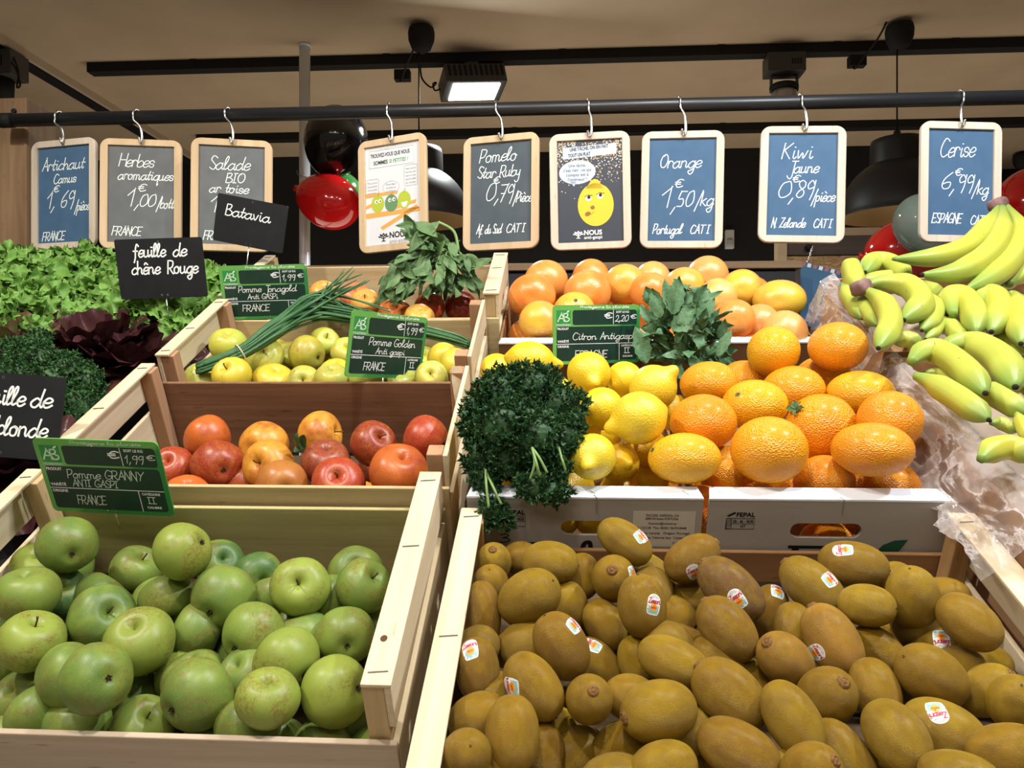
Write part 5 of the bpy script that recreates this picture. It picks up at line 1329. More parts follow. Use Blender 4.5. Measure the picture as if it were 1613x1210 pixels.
rows_of(kk, (1150, 1080, 1020, 965, 915)); emit(kk, 'kiwi', 'kiwi_fruit', 'kiwi', 'golden kiwis in the wide front crate', 'plain golden kiwi', 'apple side', ROW('front'))
STW = plain('sticker_white', (.78, .80, .80), .4, .4); STO = plain('sticker_orange', (.85, .38, .02), .4, .4); STB = plain('sticker_blue', (.25, .52, .60), .4, .4); STR = plain('sticker_red', (.48, .02, .07), .4, .4); STK = plain('sticker_dark_rays', (.03, .07, .09), .4, .4)
from mathutils.bvhtree import BVHTree
def sticker(f):
    o = f['o']; bv = BVHTree.FromPolygons([v.co for v in o.data.vertices], [tuple(p.vertices) for p in o.data.polygons]); mw = Matrix.LocRotScale(o.location, o.rotation_quaternion, o.scale); inv = mw.inverted()
    e = Vector((0, 0, EYE)); d = ray(f['st'][0], f['st'][1]); le = inv @ e; ld = (inv.to_3x3() @ d)
    A = ld.dot(ld); B = 2 * le.dot(ld); Cc = le.dot(le) - 1; disc = B * B - 4 * A * Cc
    t_ = (-B - math.sqrt(disc)) / (2 * A) if disc > 0 else -B / (2 * A)
    c = le + ld * t_; c.normalize(); wp = mw @ c
    nrm = (inv.to_3x3().transposed() @ c).normalized()
    rt, u_, w_ = f['fr']; g = math.radians(f['st'][2]); tx = rt * math.cos(g) + u_ * math.sin(g); tx = (tx - nrm * tx.dot(nrm)).normalized(); ty = nrm.cross(tx)
    def mp(p, lift):
        q = inv @ (wp + tx * p[0] + ty * p[1]); q.normalize(); hit = bv.ray_cast(q * 2, -q); q = hit[0] if hit[0] is not None else q; return tuple(q * (1.003 + lift))
    out = MB(); tmp = MB()
    def disc_(pts, lift, m):      # subdivided so that it follows the skin
        n_ = len(pts); cx = sum(p[0] for p in pts) / n_; cy = sum(p[1] for p in pts) / n_; R_ = 4
        vs = [mp((cx, cy), lift)] + [mp((cx + (p[0] - cx) * k / R_, cy + (p[1] - cy) * k / R_), lift) for k in range(1, R_ + 1) for p in pts]
        fs = [(0, 1 + i, 1 + (i + 1) % n_) for i in range(n_)] + [(1 + k * n_ + i, 1 + (k + 1) * n_ + i, 1 + (k + 1) * n_ + (i + 1) % n_, 1 + k * n_ + (i + 1) % n_) for k in range(R_ - 1) for i in range(n_)]
        out.add(vs, fs, m)
    w2, h2 = .0078, .0108
    top = [(w2 * math.cos(a), h2 - w2 * .8 + w2 * .8 * math.sin(a)) for a in [PI * i / 10 for i in range(11)]]
    disc_([(w2 * .92, -h2 * .72), (w2, -h2 * .35), (w2, 0)] + top + [(-w2, 0), (-w2, -h2 * .35), (-w2 * .92, -h2 * .72), (-w2 * .8, -h2 * .94), (-w2 * .4, -h2), (0, -h2), (w2 * .4, -h2), (w2 * .8, -h2 * .94)], .002, 0)
    disc_([(w2 * x_ / .0078 * .0078, y_) for x_, y_ in ((.70, -h2 * .84), (.74, -h2 * .5), (.74, -h2 * .10), (0, -h2 * .06), (-.74, -h2 * .10), (-.74, -h2 * .5), (-.70, -h2 * .84), (0, -h2 * .86))], .004, 2)
    disc_(ell(0, -.0030, .0040, .0038, 16), .006, 1)
    for i in range(7):
        a = math.radians(25 + i * 21.7); b_ = a + .10
        p = [(r * math.cos(x), .0048 + r * math.sin(x) * .95) for r, x in ((.0020, a), (.0052, a), (.0052, b_), (.0020, b_))]
        out.add([mp(x, .004) for x in p], [(0, 1, 2, 3)], 4)
    hb = MB(); hand(hb, 'Zespri', -.0066, .0012, .0025, .00085, 0, 0, .12, .0132); hand(hb, 'SUNGOLD', -.003, -.0038, .0008, .0003, 0, 0, 0, .006)
    k0 = len(hb.f); out.add([mp((v[0], v[1]), .009) for v in hb.v], hb.f, 3)
    out.build('sticker', [STW, STO, STB, STR, STK], o, True)
for f in kk:
    if f['end'] == 's': sub(f['o'], KSTEM)
    elif f['end'] == 'b': sub(f['o'], KBLOS)
    if 'st' in f: sticker(f)
# ------------------------------------------------------------------ bananas
BAN = NT('banana_skin', .42, .4); W, oi = BAN.rnd(); at_ = BAN.new('ShaderNodeAttribute', attribute_name='along'); v = BAN.coord((1, 1, 1))
n1 = BAN.noise(v, 26, 3, .5, 0, W)
e_ = BAN.mul(BAN.mr(at_.outputs['Fac'], .78, .98), BAN.mr(at_.outputs['Fac'], .26, .02), 'ADD')
c = BAN.mix(BAN.mr(n1, .35, .7), oi.outputs['Color'], (.45, .49, .075)); c = BAN.mix(BAN.mul(e_, .85), c, (.17, .30, .065))
sp = BAN.mul(BAN.mr(BAN.noise(BAN.coord(), 130, 2, .5, 0, W), .70, .74), .5); c = BAN.mix(sp, c, (.16, .10, .03))
BAN.color(c).bump(BAN.noise(BAN.coord(), 90, 2), .06, .002); BAN = BAN.m
CROWN = noisy('purplish_banana_crown', (.26, .15, .15), (.14, .075, .06), 60, .8, .2, .4, 120)
TIPM = plain('black_banana_tip', (.020, .014, .010), .85, .2)
TIPG = plain('greenish_banana_tip', (.16, .22, .06), .7, .2)
BP = [(1.22, .085, .58), (.98, -.035, .47)]     # the two banana heaps
def banana(parent, pts, wpx, green, heap=0, lift=0, tipcap=None, ox=1273, oy=300, sc=4.744):
    """pts from the crown end to the tip, in picture points with an optional lift off the heap"""
    Y0, z0, s_ = BP[heap]; nrm = Vector((0, -s_, 1)).normalized(); W3 = []
    for p in pts:
        q = on_plane(ox + p[0] / sc, oy + p[1] / sc, Y0, z0, s_); l = lift + (p[2] if len(p) > 2 else 0)
        r = (q - Vector((0, 0, EYE))).normalized(); W3.append(q - r * l)
    dep = (W3[len(W3) // 2] - Vector((0, 0, EYE))).dot(FWD); R = wpx / sc / 2 * dep / F
    P_ = catmull([tuple(p) for p in W3], 9); n = len(P_)
    cum = [0]
    for a, b in zip(P_, P_[1:]): cum.append(cum[-1] + np.linalg.norm(b - a))
    T = [x / cum[-1] for x in cum]; rad = []
    for t in T:
        k = 1.0
        if t < .30: k = .36 + .64 * (t / .30) ** 1.2 if t > .0 else .36
        if t > .78: k = min(k, 1 - .80 * ((t - .78) / .22) ** 1.8)
        rad.append(R * max(k, .19) * (.97 + .05 * math.sin(PI * t)))
    mb = MB(); ph = rgl.uniform(0, 6); mb.tube(P_, rad, 20, 0, True, lambda a: 1 + .045 * math.cos(5 * a + ph)); mb.attr = [t for t in T for _ in range(20)]
    b = Vector(W3[0]); loc = parent.location
    mb.v = [tuple(Vector(v) - loc) for v in mb.v]
    o = mb.build('banana', BAN, parent, True)
    y = (.50, .47, .055); g = (.30, .42, .080); f = green; o.color = (*[y[i] * (1 - f) + g[i] * f for i in range(3)], 1)
    if tipcap is not False:
        e = np.array(P_[-1]); d = np.array(P_[-1]) - np.array(P_[-3]); d /= np.linalg.norm(d)
        m2 = MB(); m2.tube([tuple(e - d * .002), tuple(e + d * .0015), tuple(e + d * .004)], [rad[-1] * 1.05, rad[-1] * .95, rad[-1] * .6], 10); m2.v = [tuple(Vector(v) - loc) for v in m2.v]
        m2.build('tip', TIPM if green > .27 or wpx > 176 else TIPG, o, True)
    return o
def bunch(label, cx, cy, fingers, heap=0, crown=None, lift=0, oy=300):
    Y0, z0, s_ = BP[heap]; c = on_plane(1273 + cx / 4.744, oy + cy / 4.744, Y0, z0, s_); r = (c - Vector((0, 0, EYE))).normalized(); c = c - r * lift
    t = empty('banana_bunch', label, 'bananas', c, (0, 0, 0), 'hands of bananas')
    for pts, w_, g, l in fingers: banana(t, pts, w_, g, heap, l, oy=oy)
    if crown:
        (ax, ay), (bx, by), r_, l_ = crown
        q = []
        for x, y in ((ax, ay), ((ax + bx) / 2, (ay + by) / 2), (bx, by)):
            w_ = on_plane(1273 + x / 4.744, oy + y / 4.744, Y0, z0, s_); q.append(tuple(w_ - (w_ - Vector((0, 0, EYE))).normalized() * l_ - c))
        mb = MB(); mb.tube(catmull(q, 4), [r_ * k for k in (.75, .95, 1.05, 1.1, 1.1, 1.05, .95, .85, .6)], 14, 0, True, lambda a: 1 + .10 * math.cos(4 * a) + .05 * math.cos(9 * a)); mb.build('crown', CROWN, t, True)
    return t
bunch('large yellow banana bunch on top, its purplish crown against the cherry slate', 1410, 110, [
    ([(1420, 130, .02), (1330, 265), (1180, 420), (950, 500), (645, 512, .01)], 152, .22, .125), ([(1450, 130, .02), (1440, 310), (1350, 470), (1130, 610), (855, 632, .01)], 178, .12, .135),
    ([(1480, 120, .02), (1590, 300), (1545, 480), (1390, 640), (1190, 735)], 165, .15, .10), ([(1440, 140, .0), (1410, 260), (1330, 400), (1230, 520)], 120, .6, .085)], 0, ((1370, 118), (1470, 85), .0125, .145), .13)
bunch('banana bunch with its brown crown pointing at the grapefruit', 395, 720, [
    ([(420, 715, .01), (560, 690, .02), (760, 725, .02), (845, 850, .01), (715, 968)], 175, .3, .085), ([(395, 735, .01), (500, 790, .01), (590, 880, .01), (610, 1020), (525, 1178)], 165, .28, .075),
    ([(375, 750), (345, 660), (325, 590), (305, 535)], 150, .3, .03), ([(385, 770), (420, 860), (470, 940), (520, 1010)], 115, .6, .02), ([(260, 700), (300, 780), (350, 860), (410, 955)], 128, .55, .0)], 0, ((350, 745), (450, 705), .0125, .095), .07)
bunch('greenish banana showing a bent back behind the crown pair', 560, 540, [([(760, 700), (690, 600), (600, 535), (490, 530), (425, 610)], 140, .5, .02), ([(740, 660), (640, 650), (520, 660), (400, 690)], 110, .55, -.01)], 0, None, 0)
bunch('dark tipped green bananas hanging below the bent pair', 900, 950, [([(880, 760), (945, 860), (930, 960), (850, 1045)], 130, .45, .045), ([(960, 900), (975, 990), (930, 1070), (880, 1110)], 100, .55, .02), ([(640, 1130), (700, 1110), (770, 1120), (830, 1150)], 125, .55, .015), ([(830, 680), (930, 740), (1000, 820), (1040, 930)], 120, .7, .0)], 0, None, 0)
bunch('row of hooked yellow bananas in the middle of the upper box', 1250, 850, [
    ([(1085, 925), (1060, 810), (1150, 800), (1230, 900), (1255, 1055)], 175, .15, .06), ([(1270, 860), (1290, 780), (1390, 800), (1420, 910), (1370, 1055)], 180, .15, .055), ([(1500, 780), (1545, 790), (1575, 900), (1585, 1010), (1590, 1145)], 180, .1, .06)], 0, None, 0)
bunch('pale green bananas lying low under the hooked row', 1300, 1060, [([(985, 960), (1040, 1000), (1100, 1060), (1170, 1130)], 130, .55, .01), ([(1390, 1120), (1470, 1080), (1560, 1140), (1640, 1220)], 115, .6, .0)], 0, None, 0)
bunch('bright yellow bananas at the picture edge under the big bunch', 1560, 620, [([(1400, 720), (1470, 690), (1540, 640), (1600, 560)], 125, .3, .015), ([(1500, 700), (1570, 640), (1640, 560), (1720, 440)], 160, .0, .03)], 0, None, 0)
bunch('greenish banana bunch heaped in the front box beside the bag', 950, 420, [
    ([(770, 330), (860, 255), (990, 265), (1150, 370), (1322, 565)], 195, .35, .075), ([(1000, 230), (1130, 190), (1300, 230), (1450, 330), (1548, 520)], 225, .45, .055), ([(800, 435), (930, 490), (1120, 600), (1230, 680), (1348, 765)], 190, .5, .03), ([(860, 420), (960, 420), (1060, 460), (1130, 520)], 100, .5, .01),
    ([(1250, 500), (1380, 570), (1500, 640), (1640, 720)], 175, .55, .02)], 1, None, 0, 500)
bunch('yellow bananas lowest in the front box at the picture edge', 1520, 960, [([(1290, 1060), (1400, 985), (1540, 975), (1700, 1060)], 185, .05, .02), ([(1560, 720), (1600, 800), (1640, 880), (1700, 930)], 110, .05, .03)], 1, None, 0, 500)
bunch('short green banana with a black tip under the front bunch', 1470, 810, [([(1360, 790), (1430, 790), (1500, 815), (1560, 850)], 100, .8, -.01)], 1, None, 0, 500)
bunch('yellow green banana between the boxes at the picture edge', 1600, 520, [([(1520, 560), (1570, 500), (1640, 520), (1710, 600)], 120, .3, .0)], 1, None, 0, 500)

# ------------------------------------------------------------------ plastic liners over the banana boxes
FILM = NT('clear_crinkled_film', .18, .5, (.95, .92, .90))
tr = FILM.new('ShaderNodeBsdfTransparent'); tr.inputs[0].default_value = (.975, .965, .955, 1)
df = FILM.new('ShaderNodeBsdfDiffuse'); df.inputs[0].default_value = (.80, .76, .76, 1)
gl = FILM.new('ShaderNodeBsdfGlossy'); gl.inputs['Roughness'].default_value = .12
v = FILM.coord((1, 1, 1)); nz = FILM.noise(FILM.coord((26, 9, 9)), 1.6, 3, .5, .6); bp = FILM.new('ShaderNodeBump'); bp.inputs['Strength'].default_value = .6; bp.inputs['Distance'].default_value = .012
FILM.l(nz, bp.inputs['Height']); FILM.l(bp.outputs[0], gl.inputs['Normal'])
m1 = FILM.new('ShaderNodeMixShader'); sp_ = FILM.new('ShaderNodeSeparateXYZ'); FILM.l(v, sp_.inputs[0]); cb = FILM.new('ShaderNodeCombineXYZ')
al = FILM.mul(FILM.mul(sp_.outputs[1], .88), FILM.mul(sp_.outputs[2], .47), 'ADD'); ac = FILM.mul(FILM.mul(sp_.outputs[2], .88), FILM.mul(sp_.outputs[1], .47), 'SUBTRACT')
FILM.l(FILM.mul(sp_.outputs[0], 26), cb.inputs[0]); FILM.l(FILM.mul(al, 9), cb.inputs[1]); FILM.l(FILM.mul(ac, 27), cb.inputs[2])
cr = FILM.noise(cb.outputs[0], 1.0, 4, .6, .9); ab = FILM.new('ShaderNodeMath', operation='ABSOLUTE'); FILM.l(FILM.mul(cr, .5, 'SUBTRACT'), ab.inputs[0])
big = FILM.noise(FILM.coord((10, 6, 8)), 1.0, 2, .5, .5)
FILM.l(FILM.mul(FILM.mul(FILM.mr(ab.outputs[0], .05, 0, 0, .40), FILM.mr(big, .35, .6, .3, 1)), FILM.mr(cr, .40, .70, .10, .44), 'ADD'), m1.inputs[0]); FILM.l(tr.outputs[0], m1.inputs[1]); FILM.l(df.outputs[0], m1.inputs[2])  # paints highlights into the film as white diffuse streaks
m2 = FILM.new('ShaderNodeMixShader'); fr_ = FILM.new('ShaderNodeLayerWeight'); fr_.inputs[0].default_value = .3; FILM.l(bp.outputs[0], fr_.inputs['Normal'])
FILM.l(FILM.mr(fr_.outputs['Facing'], 0, 1, .05, .32), m2.inputs[0]); FILM.l(m1.outputs[0], m2.inputs[1]); FILM.l(gl.outputs[0], m2.inputs[2])
FILM.l(m2.outputs[0], FILM.n['Material Output'].inputs[0]); FILM = FILM.m
from mathutils import noise as mnoise
def liner(label, Yf, zf, th, L, D, drop0, drop1, out0, out1, seed, ext=.0):
    n_ = Vector((0, -math.sin(th), math.cos(th))); s_ = Vector((0, math.cos(th), math.sin(th)))
    O = Vector((.500, Yf, EYE + zf)); nu, nv = 90, 40; vs = []
    for i in range(nu + 1):
        u = i / nu; y = L * (1 - u) + (-ext) * u + .004
        dr = drop0 + (drop1 - drop0) * u; ou = out0 + (out1 - out0) * u
        dr *= 1 + .16 * math.sin(u * 9 + seed) + .08 * math.sin(u * 23 + seed * 2)
        for j in range(nv + 1):
            v = j / nv
            if v < .25: a = (.25 - v) / .25; x, z = .012 + .012 * a, -.05 * a + .004
            else:
                b = (v - .25) / .75; x, z = .010 - .022 * min(1, b * 5) - ou * b ** 1.3, .006 - dr * b ** 1.15
            p = O + Vector((1, 0, 0)) * x + s_ * y + n_ * z
            q = Vector((u * 6 + seed, v * 5, seed)); w_ = (.003 + .011 * max(0, v - .25)) * (.6 if seed < 3 else 1)
            q2 = Vector((u * 15 + v * 2.0 + seed, v * .9, seed)); q = Vector((u * 5 + seed, v * 1.4, seed)); fold = 1 - abs(mnoise.noise(q2)) * 2.6
            p += Vector((-abs(mnoise.noise(q)) * w_ * 2.0 - max(0, fold) ** 2 * w_ * .9, mnoise.noise(q * .8 + Vector((5, 0, 0))) * w_ * 1.4, mnoise.noise(q2 * .7 + Vector((0, 7, 0))) * w_ * .6))
            vs.append(p)
    mb = MB(); mb.add(vs, [(i * (nv + 1) + j, i * (nv + 1) + j + 1, (i + 1) * (nv + 1) + j + 1, (i + 1) * (nv + 1) + j) for i in range(nu) for j in range(nv)])
    o = mb.build('plastic_liner', FILM, None, True); return tag(o, label, 'plastic bag', 'clear liners of the banana boxes')
liner('clear crinkled plastic liner over the edge of the upper banana box', 1.235, .052, math.radians(31), .290, .17, .085, .11, .012, .02, 1.3)
liner('clear crinkled plastic liner drooping from the front banana box towards the kiwis', .800, -.152, math.radians(25.5), .455, .17, .115, .060, .022, .050, 4.1)

# ------------------------------------------------------------------ leaves
def leafmat(name, c1, c2, rim, sc=30, rough=.5, trans=.15):
    t = NT(name, rough, .4); W, oi = t.rnd(); n = t.noise(t.coord(), sc, 3, .6, .3)
    a = t.new('ShaderNodeAttribute', attribute_name='along')
    c = t.mix(t.mr(n, .35, .68), c1, c2); c = t.mix(t.mr(a.outputs['Fac'], .55, 1.0), c, rim)
    t.color(c); t.b.inputs['Transmission Weight'].default_value = 0
    t.bump(t.noise(t.coord(), sc * 4, 2), .25, .003)
    if trans:
        tl = t.new('ShaderNodeBsdfTranslucent'); t.l(c, tl.inputs[0]); mx = t.new('ShaderNodeMixShader'); mx.inputs[0].default_value = trans
        t.l(t.b.outputs[0], mx.inputs[1]); t.l(tl.outputs[0], mx.inputs[2]); t.l(mx.outputs[0], t.n['Material Output'].inputs[0])
    return t.m
LET = leafmat('batavia_leaf', (.15, .33, .060), (.22, .43, .085), (.42, .58, .18), 40, .5, .2)
RED = leafmat('red_oak_leaf', (.050, .016, .018), (.085, .030, .026), (.060, .018, .022), 25, .28, .05)
REDG = leafmat('bronze_green_leaf', (.14, .15, .050), (.20, .19, .075), (.16, .085, .050), 25, .35, .1)
SAGE = leafmat('sage_leaf', (.095, .185, .070), (.15, .26, .105), (.16, .28, .12), 60, .6, .08)
MINT = leafmat('mint_leaf', (.075, .18, .085), (.13, .26, .13), (.15, .28, .15), 60, .55, .08)
PARD = leafmat('dark_parsley_leaf', (.016, .060, .020), (.036, .105, .032), (.055, .14, .045), 60, .5, .08)
PARL = leafmat('parsley_leaf', (.030, .095, .030), (.055, .145, .042), (.10, .22, .07), 60, .5, .08)
STALK = plain('pale_green_stalk', (.20, .33, .11), .5, .4)
CHIVE = leafmat('chive_blade', (.040, .125, .048), (.065, .17, .066), (.06, .15, .06), 20, .4, 0)

def frilly(mb, base, d, up, L, Wd, rg, nu=10, nv=18, frill=.2, freq=7, curl=.6, cup=.25, attr=None):
    """a frilled lettuce leaf growing from base along d, curling towards up"""
    d = Vector(d).normalized(); s_ = d.cross(up).normalized(); n = s_.cross(d).normalized()
    ph = [rg.uniform(0, 6.28) for _ in range(4)]; k = rg.uniform(.8, 1.2); vs = []; at = []
    for i in range(nu + 1):
        t = i / nu
        wv = Wd * (.28 + .72 * math.sin(min(1, t * 1.05) * PI * .56))
        for j in range(nv + 1):
            q = 2 * j / nv - 1
            e = max(t ** 3, abs(q) ** 2.4) * (.35 + .65 * t)
            fz = frill * L * e * (math.sin(freq * q * 1.7 + ph[0] + t * 3) + .6 * math.sin(freq * 2.1 * q + ph[1] + t * 7) + .4 * math.sin(freq * 3.3 * q + ph[3]))
            fx = frill * L * .55 * e * math.sin(freq * 2.6 * q + ph[2])
            x = q * wv * (1 - .25 * t * t) + fx * .4; y = L * (t - .10 * t * q * q) + fx; z = curl * L * t * t * .5 + cup * wv * q * q + fz
            y *= (1 - .25 * curl * t * t)
            vs.append(Vector(base) + s_ * x + d * y + n * z * k); at.append(min(1, e * 1.3))
    b = len(mb.v); mb.add(vs, [(i * (nv + 1) + j, i * (nv + 1) + j + 1, (i + 1) * (nv + 1) + j + 1, (i + 1) * (nv + 1) + j) for i in range(nu) for j in range(nv)])
    if mb.attr is None: mb.attr = []
    mb.attr += at
def ruffled(mb, c, n, r, rg, nr=6, na=32):
    """one gathered, curling piece of a frilly leaf around c, facing n"""
    n = Vector(n).normalized(); t = n.orthogonal().normalized(); b = n.cross(t); k = rg.choice((3, 4, 4, 5, 6)); ph = [rg.uniform(0, 6.28) for _ in range(4)]; am = rg.uniform(.30, .52)
    vs = [Vector(c)]; at = [0.0]; el_ = rg.uniform(.7, 1.0); ro = rg.uniform(0, 3.14)
    for i in range(1, nr + 1):
        q = i / nr
        for j in range(na):
            a = 2 * PI * j / na; rr = r * q * (1 + .07 * q * math.sin(3 * a + ph[2])); g = q ** 2.3
            z = r * g * (am * math.sin(k * a + ph[0]) + .22 * math.sin((2 * k + 1) * a + ph[1]) * q + .05 * math.sin(11 * a + ph[3]) * q) - r * .25 * q * q
            x, y = rr * math.cos(a), rr * math.sin(a) * el_; x, y = x * math.cos(ro) - y * math.sin(ro), x * math.sin(ro) + y * math.cos(ro)
            vs.append(Vector(c) + t * x + b * y + n * z); at.append(q ** 4 * (.55 + .45 * math.sin(k * a + ph[0])))
    fs = [(0, 1 + j, 1 + (j + 1) % na) for j in range(na)] + [(1 + i * na + j, 1 + (i + 1) * na + j, 1 + (i + 1) * na + (j + 1) % na, 1 + i * na + (j + 1) % na) for i in range(nr - 1) for j in range(na)]
    mb.add(vs, fs)
    if mb.attr is None: mb.attr = []
    mb.attr += at
def lettuce(px, py, Y, R, n, seed, label, mat, frill=.16, freq=7, curl=.7, tilt=(0, -.35, 1), ratio=.8, group='lettuce heads in the salad tray', nv=18, name='lettuce'):
    p = at_y(px, py + (18 if mat is LET else 0), Y); rg = random.Random(seed); mb = MB(); A = Vector(tilt).normalized(); qa = A.to_track_quat('Z', 'Y')
    base = -A * R * .55
    for k in range(n):
        f = k / n; el = math.radians(82 - 70 * f ** .9 + rg.uniform(-6, 6)); az = k * 2.39996 + rg.uniform(-.3, .3)
        d = qa @ Vector((math.cos(az) * math.cos(el), math.sin(az) * math.cos(el), math.sin(el)))
        b = base + qa @ Vector((math.cos(az), math.sin(az), 0)) * R * (.05 + .12 * f)
        if mat is LET:
            for _ in range(7):
                u = Vector((rg.gauss(0, 1), rg.gauss(0, 1), rg.gauss(0, 1) + .35)).normalized(); u = qa @ Vector((u.x, u.y, max(u.z, -.25)))
                ruffled(mb, u * R * rg.uniform(.62, .92), u + Vector((rg.gauss(0, .55), rg.gauss(0, .55), rg.gauss(0, .45))), R * rg.uniform(.12, .25), rg)
        else: frilly(mb, b, d, A, R * (.85 + .45 * f) * rg.uniform(.88, 1.08), R * ratio * (.45 + .30 * f), rg, 10, nv, frill, freq, -curl * (.3 + f), .25 - .5 * f)
    o = mb.build(name, mat, None, True, p); return tag(o, label, 'lettuce', group)
lettuce(40, 452, 1.56, .115, 34, 1, 'frilly green batavia nearest the timber post', LET)
lettuce(130, 441, 1.66, .115, 34, 2, 'frilly green batavia below the artichoke slate', LET)
lettuce(228, 446, 1.62, .110, 34, 3, 'frilly green batavia half behind the red oak leaf sign', LET)
lettuce(75, 502, 1.46, .105, 34, 4, 'frilly green batavia in front, beside the dark red heads', LET)
lettuce(185, 488, 1.50, .105, 34, 5, 'frilly green batavia touching the dark red lettuce', LET)
lettuce(275, 505, 1.52, .100, 34, 6, 'frilly green batavia against the golden apple crate', LET)
lettuce(318, 456, 1.66, .095, 34, 7, 'frilly green batavia peeping out beside the jonagold sign', LET)
lettuce(150, 522, 1.385, .105, 26, 8, 'dark red oak leaf lettuce beside the curly parsley', RED, .05, 3, .8, (0, -.5, 1), .95)
lettuce(205, 548, 1.36, .090, 22, 9, 'dark red oak leaf lettuce against the apple crate rail', RED, .05, 3, .8, (.2, -.4, 1), .95)
lettuce(15, 525, 1.36, .080, 18, 10, 'bronze green lettuce at the picture edge above the parsley', REDG, .05, 3, .8, (0, -.4, 1), .95)
lettuce(20, 700, 1.10, .090, 20, 12, 'dark red lettuce hidden low behind the blonde oak leaf sign', RED, .05, 3, .8, (0, -.4, 1), .95)

def leaflet(mb, c, d, n, s_, rg, m=0):
    """a curled parsley leaflet, three frilled lobes"""
    d = Vector(d).normalized(); t = d.cross(n)
    t = t.normalized() if t.length > 1e-4 else d.orthogonal().normalized(); n = t.cross(d)
    k = 11; vs = [c]; at = [.1]
    for i in range(k):
        a = -2.3 + 4.6 * i / (k - 1); r = s_ * (.62 + .38 * math.cos(3 * a)) * rg.uniform(.8, 1.1) * (1 if i % 2 else .72)
        vs.append(c + d * (r * math.cos(a) + s_ * .35) + t * r * math.sin(a) + n * (s_ * .42 * (1 if i % 2 else -1) * rg.uniform(.5, 1))); at.append(.9 if i % 2 else .4)
    mb.add(vs, [(0, i + 1, i + 2) for i in range(k - 1)], m); mb.attr += at
def parsley_mass(mb, blobs, n_each, s_, rg):
    for c, r, fl in blobs:
        c = Vector(c)
        for _ in range(int(n_each * (r / .03) ** 2)):
            u = Vector((rg.gauss(0, 1), rg.gauss(0, 1), rg.gauss(0, 1))).normalized()
            p = c + Vector((u.x * r, u.y * r * fl, u.z * r)) * rg.uniform(.78, 1.08)
            d = (u + Vector((rg.gauss(0, .6), rg.gauss(0, .6), rg.gauss(0, .6)))).normalized(); n = Vector((rg.gauss(0, 1), rg.gauss(0, 1) - .6, rg.gauss(0, 1) + .4)).normalized()
            leaflet(mb, p, d, n, s_ * rg.uniform(.7, 1.25), rg)
def parsley(label, blobs, Y, mat, s_, n_each, seed, stalks=(), group='curly parsley bunches', flat_=.7):
    rg = random.Random(seed); c0 = at_y(blobs[0][0], blobs[0][1], Y); B = []
    for b in blobs:
        Yb = Y + (b[3] if len(b) > 3 else 0); c = at_y(b[0], b[1], Yb); r = b[2] / F * (c - Vector((0, 0, EYE))).dot(FWD); B.append((c - c0, r, flat_))
    mb = MB(); mb.attr = []; parsley_mass(mb, B, n_each, s_, rg)
    for c, r, fl in B:          # the dense heart of each tuft
        if r < .012: continue
        vs, fs = lathe_unit(round_fn, 10, 14); k0 = len(vs); mb.add([(c.x + x * r * .80, c.y + y * r * .80 * fl, c.z + z * r * .80) for x, y, z in vs], fs); mb.attr += [0] * k0
    t = empty('parsley_bunch', label, 'parsley', c0, (0, 0, 0), group); mb.build('foliage', mat, t)
    for st in stalks:
        q = [tuple(at_y(x, y, Y + dy) - c0) for x, y, dy in st]
        mb = MB(); mb.tube(catmull(q, 5), .0016, 6); mb.build('stalk', STALK, t, True)
    return t
parsley('big dark curly parsley bunch hanging over the lemon box front', [(825, 672, 46, .0), (782, 625, 40, .03), (838, 612, 38, .04), (885, 640, 36, .03), (765, 668, 40, .02), (890, 690, 34, -.01), (800, 715, 44, -.02), (855, 725, 40, -.02), (760, 720, 30, -.01), (800, 600, 22, .05), (865, 598, 20, .06), (912, 632, 14, .05), (915, 707, 16, -.005), (790, 672, 40, -.03), (845, 690, 38, -.035),
    (765, 750, 24, -.02), (775, 806, 22, -.045), (758, 822, 16, -.05), (795, 822, 14, -.05), (845, 768, 22, -.05), (870, 776, 20, -.055), (885, 775, 14, -.055), (828, 765, 16, -.05), (770, 765, 16, -.03), (885, 740, 14, -.045), (745, 640, 18, .02), (738, 672, 14, .02), (905, 665, 18, .0), (782, 581, 8, .05), (826, 582, 9, .05), (925, 702, 8, -.01)], .975, PARD, .0068, 240, 5,
    [[(838, 705, -.06), (850, 722, -.07), (862, 745, -.07)], [(838, 705, -.06), (842, 730, -.07), (835, 755, -.068)], [(838, 705, -.06), (845, 730, -.075), (850, 750, -.07)], [(765, 740, -.04), (766, 765, -.055), (770, 800, -.06)], [(766, 745, -.04), (778, 770, -.055), (790, 795, -.058)], [(880, 705, -.04), (886, 725, -.055), (892, 745, -.052)]])
parsley('bright curly parsley behind the blonde oak leaf sign', [(55, 575, 40), (25, 565, 34, .02), (100, 592, 40), (75, 610, 42, -.02), (130, 605, 34), (30, 605, 40, -.02), (120, 640, 38, -.02), (140, 632, 26), (60, 540, 22, .03), (105, 665, 26, -.03), (0, 590, 30), (128, 668, 18, -.03)], 1.27, PARL, .0064, 220, 6)

